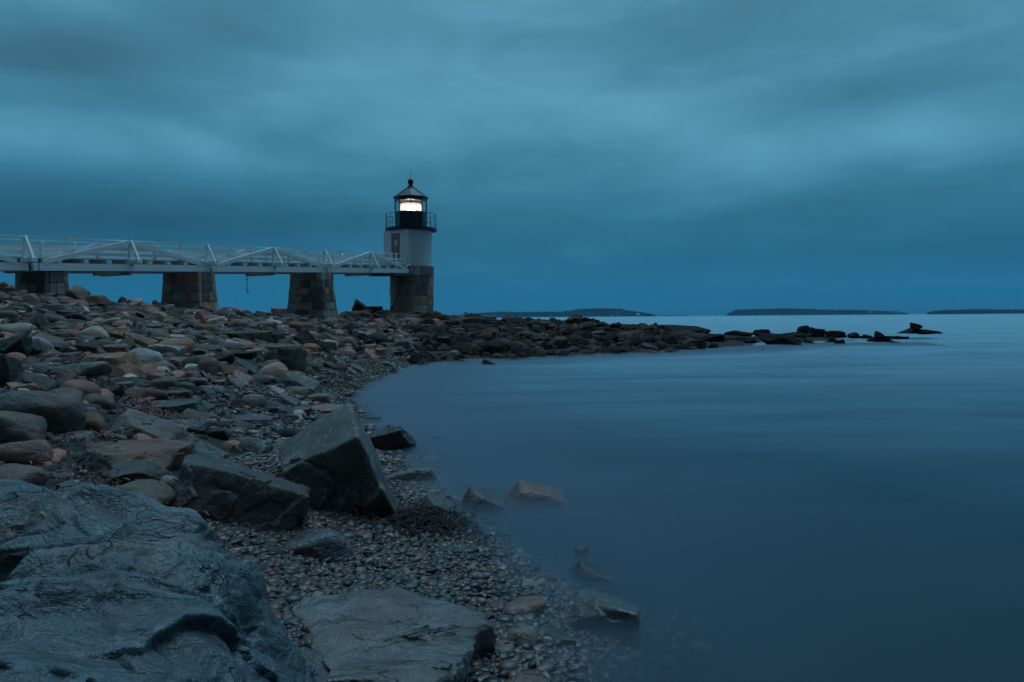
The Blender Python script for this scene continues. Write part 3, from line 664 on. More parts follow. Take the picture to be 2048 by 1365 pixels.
# ------------------------------------------------------------------ footbridge
fb = empty('footbridge', E3[:]); tag(fb, 'long white wooden footbridge with low trusses leading to the lighthouse', 'bridge')
WB = 2.0
def B(t, s, h): return (E0 + AL * t + LT * s + Vector((0, 0, h))) - fb.location
def part(name, mat, fn, parent=fb):
    bm = bmesh.new(); fn(bm); return bmobj(name, bm, mat, parent)
TH = 1.30
NSP = 5
for k in range(NSP):
    t0, t1 = k, k + 1
    ti = .035 if k == 0 else .0
    for s, far in ((0, 0), (WB, 1)):
        sg = 1 if far else -1
        part('bottom_chord', 'white_paint', lambda bm: b_beam(bm, B(t0 + (.012 if k else -.0), s, .145), B(t1 - .012, s, .145), .16, .29))
        part('iron_strap', 'black_iron', lambda bm: b_beam(bm, B(t0 + .02, s, -.012), B(t1 - .02, s, -.012), .10, .022))
        ap = B(t0 + .5, s, TH - .09)
        part('diagonal', 'white_paint', lambda bm: b_beam(bm, B(t0 + .06, s, .33), ap, .19, .18))
        part('diagonal', 'white_paint', lambda bm: b_beam(bm, B(t1 - .06, s, .33), ap, .192, .182))
        part('king_post', 'white_paint', lambda bm: b_beam(bm, B(t0 + .5, s, .292), B(t0 + .5, s, TH - .16), .10, .11, ALn))
        part('side_brace', 'white_paint', lambda bm: b_beam(bm, B(t0 + .5, s + sg * .07, TH - .02), B(t0 + .5, s + sg * .58, .42), .09, .07))
        part('bolt_plate', 'black_iron', lambda bm: b_box(bm, B(t0 + .5, s + sg * .09, .27), (.12, .03, .07), rotB))
        if k > 0:
            part('end_post', 'white_paint', lambda bm: b_beam(bm, B(t0 + .02, s, .292), B(t0 + .02, s, 1.22), .10, .12, ALn))
            part('side_brace', 'white_paint', lambda bm: b_beam(bm, B(t0 + .02, s + sg * .07, 1.28), B(t0 + .02, s + sg * .55, .44), .09, .07))
            part('rusty_joint', 'rust', lambda bm: b_beam(bm, B(t0 - .035, s + sg * .085, .0), B(t0 - .035, s + sg * .085, .30), .02, .02))
    # floor beams with ends that show above the chord
    for f in (.02, .17, .28, .39, .5, .62, .74, .87):
        out = .66 if f in (.5, .02) else .085
        if k == 0 and f == .02: continue
        part('floor_beam', 'white_paint', lambda bm: b_beam(bm, B(t0 + f, -out, .37), B(t0 + f, WB + out, .37), .17 if f not in (.5, .02) else .2, .15))
    part('deck', 'deck_board', lambda bm: [b_beam(bm, B(t0 + (j + .08) / 52, .13, .47), B(t0 + (j + .08) / 52, WB - .13, .47), .13, .045) for j in range(52)])
    # dark hanger under the middle
    part('under_beam', 'deck_board', lambda bm: b_beam(bm, B(t0 + .52, .5, -.10), B(t0 + .66, .5, -.10), .15, .14) or b_beam(bm, B(t0 + .5, -.02, -.09), B(t0 + .5, WB + .02, -.09), .12, .13))
    # railings
    for s in (.17, WB - .17):
        e0 = t0 if k else -.0
        part('handrail', 'white_paint', lambda bm: b_beam(bm, B(e0, s, 1.28), B(t1, s, 1.28), .11, .045))
        part('middle_rail', 'white_paint', lambda bm: b_beam(bm, B(e0, s, .93), B(t1, s, .93), .035, .13))
        part('lower_rail', 'white_paint', lambda bm: b_beam(bm, B(e0, s, .68), B(t1, s, .68), .035, .09))
        for f in (.18, .34, .66, .82):
            part('rail_post', 'white_paint', lambda bm: b_beam(bm, B(t0 + f, s + .07 * (1 if s < 1 else -1), .45), B(t0 + f, s + .07 * (1 if s < 1 else -1), 1.26), .08, .09, ALn))
part('end_rail_post', 'white_paint', lambda bm: b_beam(bm, B(.01, .1, .3), B(.01, .1, 1.3), .1, .1, ALn))
part('end_rail_post', 'white_paint', lambda bm: b_beam(bm, B(.16, .02, .3), B(.16, .02, 1.3), .08, .08, ALn))
part('corner_brace', 'white_paint', lambda bm: b_beam(bm, B(0.005, -.12, .62), B(.05, -.05, .3), .05, .08))
part('landing_slab', 'mortar', lambda bm: b_beam(bm, B(-.1, WB / 2 - .15, -.09), B(.22, WB / 2 - .15, -.09), WB + .2, .14))
def rope(bm):
    p = W(494, 551, d=36.2) - fb.location; q = W(495, 587, d=36.2) - fb.location
    b_tube(bm, [p + Vector((.12, 0, .1)), p + Vector((0, 0, -.05)), (p + q) / 2, q], .014)
    bmesh.ops.create_icosphere(bm, subdivisions=1, radius=.05, matrix=Matrix.Translation(p + Vector((0, 0, -.22))))
    b_tube(bm, [q + Vector((-.16, 0, .20)), q + Vector((.02, 0, .14)), q + Vector((.10, 0, -.06))], .012)
part('hanging_rope', 'rope', rope)
# ------------------------------------------------------------------ granite piers
def pier(t, label, seed, lowz, kw=1.0):
    rng = random.Random(seed)
    c = E0 + AL * t + LT * (WB / 2); top = c.z - .015
    root = empty('stone_pier', (c.x, c.y, lowz)); tag(root, label, 'pier', 'stone piers that carry the footbridge')
    H = top - lowz; nC = max(4, round(H / .43)); rot = rotB
    def dims(f):   # f 0 at the top, 1 at the foot
        return kw * 2.52 + .55 * f ** 1.6 * H / 2.6, .86 + .32 * f ** 1.6 * H / 2.6
    bmc = bmesh.new(); bmb = bmesh.new()
    w0, d0 = dims(0); w1, d1 = dims(1)
    def quadprism(bm, za, zb, xa0, xa1, xb0, xb1, ya0, ya1, yb0, yb1):
        vs = []
        for (x0_, x1_, y0_, y1_, z) in ((xa0, xa1, ya0, ya1, za), (xb0, xb1, yb0, yb1, zb)):
            for x, y in ((x0_, y0_), (x1_, y0_), (x1_, y1_), (x0_, y1_)):
                v = LT * x + ALn * y; vs.append(bm.verts.new((v.x, v.y, z)))
        for f in ((0, 1, 2, 3), (7, 6, 5, 4), (0, 4, 5, 1), (1, 5, 6, 2), (2, 6, 7, 3), (3, 7, 4, 0)): bm.faces.new([vs[i] for i in f])
    for c_ in range(nC):
        fa = 1 - c_ / nC; fb_ = 1 - (c_ + 1) / nC
        wa, da = dims(fa); wb_, db = dims(fb_); za = H * c_ / nC; zb_ = H * (c_ + 1) / nC
        k = .035
        quadprism(bmc, za, zb_, -wa / 2 + k, wa / 2 - k, -wb_ / 2 + k, wb_ / 2 - k, -da / 2 + k, da / 2 - k, -db / 2 + k, db / 2 - k)
        za += .008; zb_ -= .008; J = .009
        for sgn in (-1, 1):           # the two broad faces
            cuts = [-.5]
            while cuts[-1] < .5 - .18: cuts.append(min(.5, cuts[-1] + rng.uniform(.2, .42)))
            cuts[-1] = .5
            for a, b in zip(cuts, cuts[1:]):
                o = rng.uniform(-.02, .03)
                ys = sorted((sgn * (da / 2 + o), sgn * (da / 2 - .17))); ys2 = sorted((sgn * (db / 2 + o), sgn * (db / 2 - .17)))
                quadprism(bmb, za, zb_, a * wa + J, b * wa - J, a * wb_ + J, b * wb_ - J, ys[0], ys[1], ys2[0], ys2[1])
            # the two narrow faces between them
            o = rng.uniform(-.004, .012); m_ = rng.choice((0, rng.uniform(-.15, .15)))
            for a, b in (((-1, m_), (m_, 1)) if m_ else ((-1, 1),)):
                la, lb = da / 2 - .18, db / 2 - .18
                xs_ = sorted((sgn * (wa / 2 + o), sgn * (wa / 2 - .15))); xs2 = sorted((sgn * (wb_ / 2 + o), sgn * (wb_ / 2 - .15)))
                quadprism(bmb, za, zb_, xs_[0], xs_[1], xs2[0], xs2[1], a * la + J, b * la - J, a * lb + J, b * lb - J)
    bmobj('mortar_core', bmc, 'mortar', root)
    o = bmobj('granite_blocks', bmb, 'granite', root)
    md = o.modifiers.new('bevel', 'BEVEL'); md.width = .018; md.segments = 2
pier(1.02, 'tapered granite pier nearest the lighthouse, under the footbridge', 1, 1.85)
pier(2.05, 'tapered granite pier in the middle, between two other piers', 2, 2.1)
pier(2.88, 'dark granite pier farthest from the lighthouse, sunk among boulders at left', 3, 2.3, .80)

# ------------------------------------------------------------------ far islands
def island(pxs, tops, d, h_tree, label, seed, wood=True, base_extra=4):
    rng = random.Random(seed)
    prof = lambda p: float(np.interp(p, pxs, tops))
    V = []; n = 90
    dep = (pxs[-1] - pxs[0]) / F * d * .22
    A_, B_ = [], []
    for i in range(n + 1):
        p = pxs[0] + (pxs[-1] - pxs[0]) * i / n; b = W(p, 640, d=d)
        hz = W(p, prof(p), d=d).z
        hz = max(hz - h_tree, 1.0) if 0 < i < n else .3
        e = math.sin(math.pi * i / n) ** .5
        ring = [(b.x, d - dep * e * .5 - 2, -2), (b.x, d - dep * .42 * e, base_extra * .4 * e), (b.x, d - dep * .25 * e, hz * .75), (b.x, d, hz), (b.x, d + dep * .3 * e, hz * .7), (b.x, d + dep * e * .5 + 2, -2)]
        V += ring
    Fq = [[i * 6 + k, (i + 1) * 6 + k, (i + 1) * 6 + k + 1, i * 6 + k + 1] for i in range(n) for k in range(5)]
    tag(link('island', npmesh('island', V, Fq, 'island_ground', True)), label, 'island', kind='structure')
    if wood:
        VV = []; FF = []; N = int((pxs[-1] - pxs[0]) * 9)
        for i in range(N):
            p = rng.uniform(pxs[0] + 3, pxs[-1] - 3); b = W(p, 640, d=d); hz = W(p, prof(p), d=d).z - h_tree
            fr = rng.uniform(-.40, .25)
            e = math.sin(math.pi * (p - pxs[0]) / (pxs[-1] - pxs[0])) ** .5
            z = np.interp(fr, [-.42, -.25, 0, .3], [.4, hz * .75, hz, hz * .7]) - 1
            h = h_tree * rng.uniform(.4, 1.7) * (1.0 if hz > 4 else .8); r_ = h * rng.uniform(.3, .55)
            y = d + dep * fr * e; x = b.x; k0 = len(VV)
            for q in range(6): VV.append((x + r_ * math.cos(q * 1.047), y + r_ * math.sin(q * 1.047), z)); 
            for q in range(6): VV.append((x + r_ * .8 * math.cos(q * 1.047 + .5), y + r_ * .8 * math.sin(q * 1.047), z + h * .55))
            VV.append((x, y, z + h + 1))
            for q in range(6):
                q2 = (q + 1) % 6
                FF.append((k0 + q, k0 + q2, k0 + 6 + q2)); FF.append((k0 + q, k0 + 6 + q2, k0 + 6 + q)); FF.append((k0 + 6 + q, k0 + 6 + q2, k0 + 12))
        tag(link('forest', npmesh('forest', VV, FF, 'island_wood')), 'dark woods covering the ' + label.split(' ', 1)[1], 'forest', kind='stuff')
def house(px, py, d, s, label):
    b = W(px, py, d=d); root = empty('house', b[:]); tag(root, label, 'house', 'tiny white houses on the far islands')
    bm = bmesh.new(); b_box(bm, (0, 0, s * .3), (s * 1.3, s, s * .6)); bmobj('wall', bm, 'house_white', root)
    bm = bmesh.new(); vs = [bm.verts.new(q) for q in ((-s * .7, -s * .55, s * .6), (s * .7, -s * .55, s * .6), (s * .7, s * .55, s * .6), (-s * .7, s * .55, s * .6), (-s * .7, 0, s), (s * .7, 0, s))]
    for f in ((0, 1, 5, 4), (2, 3, 4, 5), (0, 4, 3), (1, 2, 5)): bm.faces.new([vs[i] for i in f])
    bmobj('roof', bm, 'roof_metal', root)
island([950, 1000, 1060, 1120, 1160, 1200, 1235, 1280, 1312], [627.5, 624.5, 624.8, 624.6, 618.5, 617, 617.6, 625.5, 630.5], 4200, 9, 'long wooded hill island beyond the rocky point', 1)
island([868, 905, 940, 960, 1000, 1028], [630.2, 630, 628.8, 629, 630.6, 635], 2300, 1, 'low bare island just right of the lighthouse foot', 2, wood=False, base_extra=2)
island([1312, 1335, 1360, 1388], [632, 630.6, 630.5, 632], 5200, 1, 'faint low islet beside the long hill island', 3, wood=False)
island([1452, 1475, 1520, 1580, 1640, 1700, 1760, 1800, 1815], [629.5, 620, 618.6, 617.3, 620, 620.5, 622.5, 625.2, 627.5], 4200, 8, 'flat-topped wooded island in the middle of the right horizon', 4)
island([1853, 1870, 1900, 1945, 1990, 2060, 2140], [626, 623.5, 621.8, 620.2, 620.8, 621, 620], 3400, 9, 'tree-lined island at the right edge of the horizon', 5)
house(1276, 632.0, 4080, 16, 'tiny white house at the foot of the long hill island'); house(1741, 626.8, 4080, 14, 'tiny white house left of its neighbour on the flat-topped island'); house(1789, 626.2, 4080, 16, 'tiny white house near the right tip of the flat-topped island'); house(1797, 626.4, 4085, 10, 'smallest white shed at the right tip of the flat-topped island')
tr_ = W(931.5, 630.2, d=2300); root = empty('lone_tree', tr_[:]); tag(root, 'lone round tree on the low bare island', 'tree')
bm = bmesh.new(); b_tube(bm, [(0, 0, -2), (.2, 0, 5)], .6); bmobj('trunk', bm, 'island_wood', root)
bm = bmesh.new(); rng = random.Random(3)
for k in range(260):
    v = Vector((rng.gauss(0, 3.0), rng.gauss(0, 2.4), 6 + rng.gauss(0, 1.7))); n_ = Vector((rng.gauss(0, 1), rng.gauss(0, 1), rng.gauss(0, 1))).normalized(); s_ = n_.orthogonal().normalized() * .9; u_ = n_.cross(s_)
    bm.faces.new([bm.verts.new(v + q) for q in (s_, u_, -s_, -u_)])
bmobj('crown', bm, 'island_wood', root)
# ------------------------------------------------------------------ the great rocks of the foreground
def Wz(px, py, z): return W(px, py, z=z)
def Wd(px, py, d): return W(px, py, d=d)
hull('boulder', [Wd(700, 806, 8.3), Wd(566, 880, 8.5), Wd(556, 948, 7.1), Wd(640, 903, 6.85), Wd(719, 868, 6.75), Wd(742, 888, 7.3), Wd(808, 1040, 7.15), Wd(802, 1050, 6.95), Wd(776, 996, 6.8), Wd(640, 1035, 6.9), Wd(600, 1030, 7.1),
     Wd(745, 1045, 6.95), Wd(600, 960, 8.8), Wd(790, 1000, 8.0), Wd(715, 840, 8.2)], 'g2', 'm', 'tallest boulder, a tilted grey block with its pointed corner up at the water edge', 'boulder', 7, 40, 1.4, 11, short='the tall tilted boulder')
hull('boulder', [Wd(368, 906, 6.7), Wd(362, 925, 6.15), Wd(406, 905, 6.9), Wd(619, 976, 6.5), Wd(621, 992, 6.05), Wd(558, 972, 5.95), Wd(450, 942, 6.0), Wd(328, 1020, 6.1), Wd(345, 1060, 5.85), Wd(455, 1100, 5.75), Wd(520, 1100, 5.8), Wd(592, 1056, 5.95), Wd(618, 1020, 6.1), Wd(600, 1040, 6.8), Wd(360, 1000, 7.1)],
     'dg', 'm', 'broad dark slab-sided boulder with a sloping flat top, left of the tallest boulder', 'boulder', 7, 34, 1.4, 12, short='the broad dark boulder')
hull('bedrock_ledge', [Wz(-300, 955, 1.15), Wz(0, 976, 1.08), Wz(60, 984, 1.06), Wz(140, 1000, 1.04), Wz(270, 1010, 1.0), Wz(350, 1022, .95), Wz(420, 1060, .82), Wz(465, 1105, .66), Wz(505, 1150, .42), Wz(520, 1180, .2), Wz(400, 1185, .40), Wz(200, 1200, .58), Wz(0, 1215, .62), Wz(-300, 1220, .62), Wd(-300, 900, 5.6) - Vector((0, 0, .8)), Wd(300, 1040, 5.2) - Vector((0, 0, .6)), Wd(480, 1100, 4.9) - Vector((0, 0, .5)), Wd(0, 1300, 3.6) - Vector((0, 0, .5)), Wd(450, 1300, 3.9) - Vector((0, 0, .6))],
     'lb', 's', 'wide swirled grey bedrock ledge, the upper of two at lower left', 'rock ledge', 7, 50, .8, 13, fold=.11, short='the upper bedrock ledge')
hull('bedrock_ledge', [Wz(-300, 1215, 1.15), Wz(0, 1190, 1.17), Wz(60, 1172, 1.18), Wz(105, 1150, 1.17), Wz(210, 1146, 1.14), Wz(290, 1112, 1.1), Wz(335, 1104, 1.08), Wz(440, 1120, .94), Wz(500, 1160, .78), Wz(545, 1235, .52), Wz(590, 1290, .36), Wz(660, 1365, .22), Wz(680, 1420, .1), Wz(400, 1420, .98), Wz(0, 1450, 1.12), Wz(-300, 1450, 1.12), Wz(300, 1500, .95), Wz(600, 1500, .3), Wz(600, 1330, 0.0), Wd(-300, 1300, 2.4) - Vector((0, 0, .8)), Wd(330, 1180, 3.6) - Vector((0, 0, .9)), Wd(500, 1250, 4.0) - Vector((0, 0, .5))],
     'lb', 's', 'nearest folded bedrock ledge filling the bottom left corner', 'rock ledge', 7, 50, .8, 14, fold=.135, short='the nearest bedrock ledge')
hull('bedrock_ledge', [Wz(588, 1212, .40), Wz(640, 1196, .42), Wz(800, 1188, .40), Wz(900, 1196, .37), Wz(985, 1222, .33), Wz(992, 1240, .27), Wz(965, 1275, .33), Wz(900, 1330, .38), Wz(850, 1390, .38), Wz(700, 1400, .40), Wz(640, 1310, .42), Wz(600, 1250, .38), Wz(990, 1290, .02), Wz(930, 1370, .0), Wz(860, 1450, .1), Wz(700, 1450, .1), Wz(590, 1290, .05), Wz(640, 1380, .1), Wd(700, 1200, 4.6) - Vector((0, 0, .45)), Wd(960, 1230, 4.6) - Vector((0, 0, .4))],
     'lm', 's', 'flat swirled wet slab at bottom centre with a broken right edge', 'rock slab', 7, 60, 1.2, 15, fold=.055, short='the flat slab at bottom centre')
hull('rock', [Wz(598, 1300, .40), Wz(650, 1300, .42), Wz(690, 1345, .40), Wz(700, 1400, .3), Wz(590, 1400, .35), Wz(592, 1330, .32), Wz(600, 1420, 0), Wz(700, 1420, 0), Wd(640, 1330, 3.8) - Vector((0, 0, .4)), Wd(600, 1330, 3.7) - Vector((0, 0, .4))], 'bl', 'w', 'small blue-grey angular rock wedged between the nearest ledge and the flat slab', 'rock', 6, 30, .8, 16, short='the wedged blue rock')
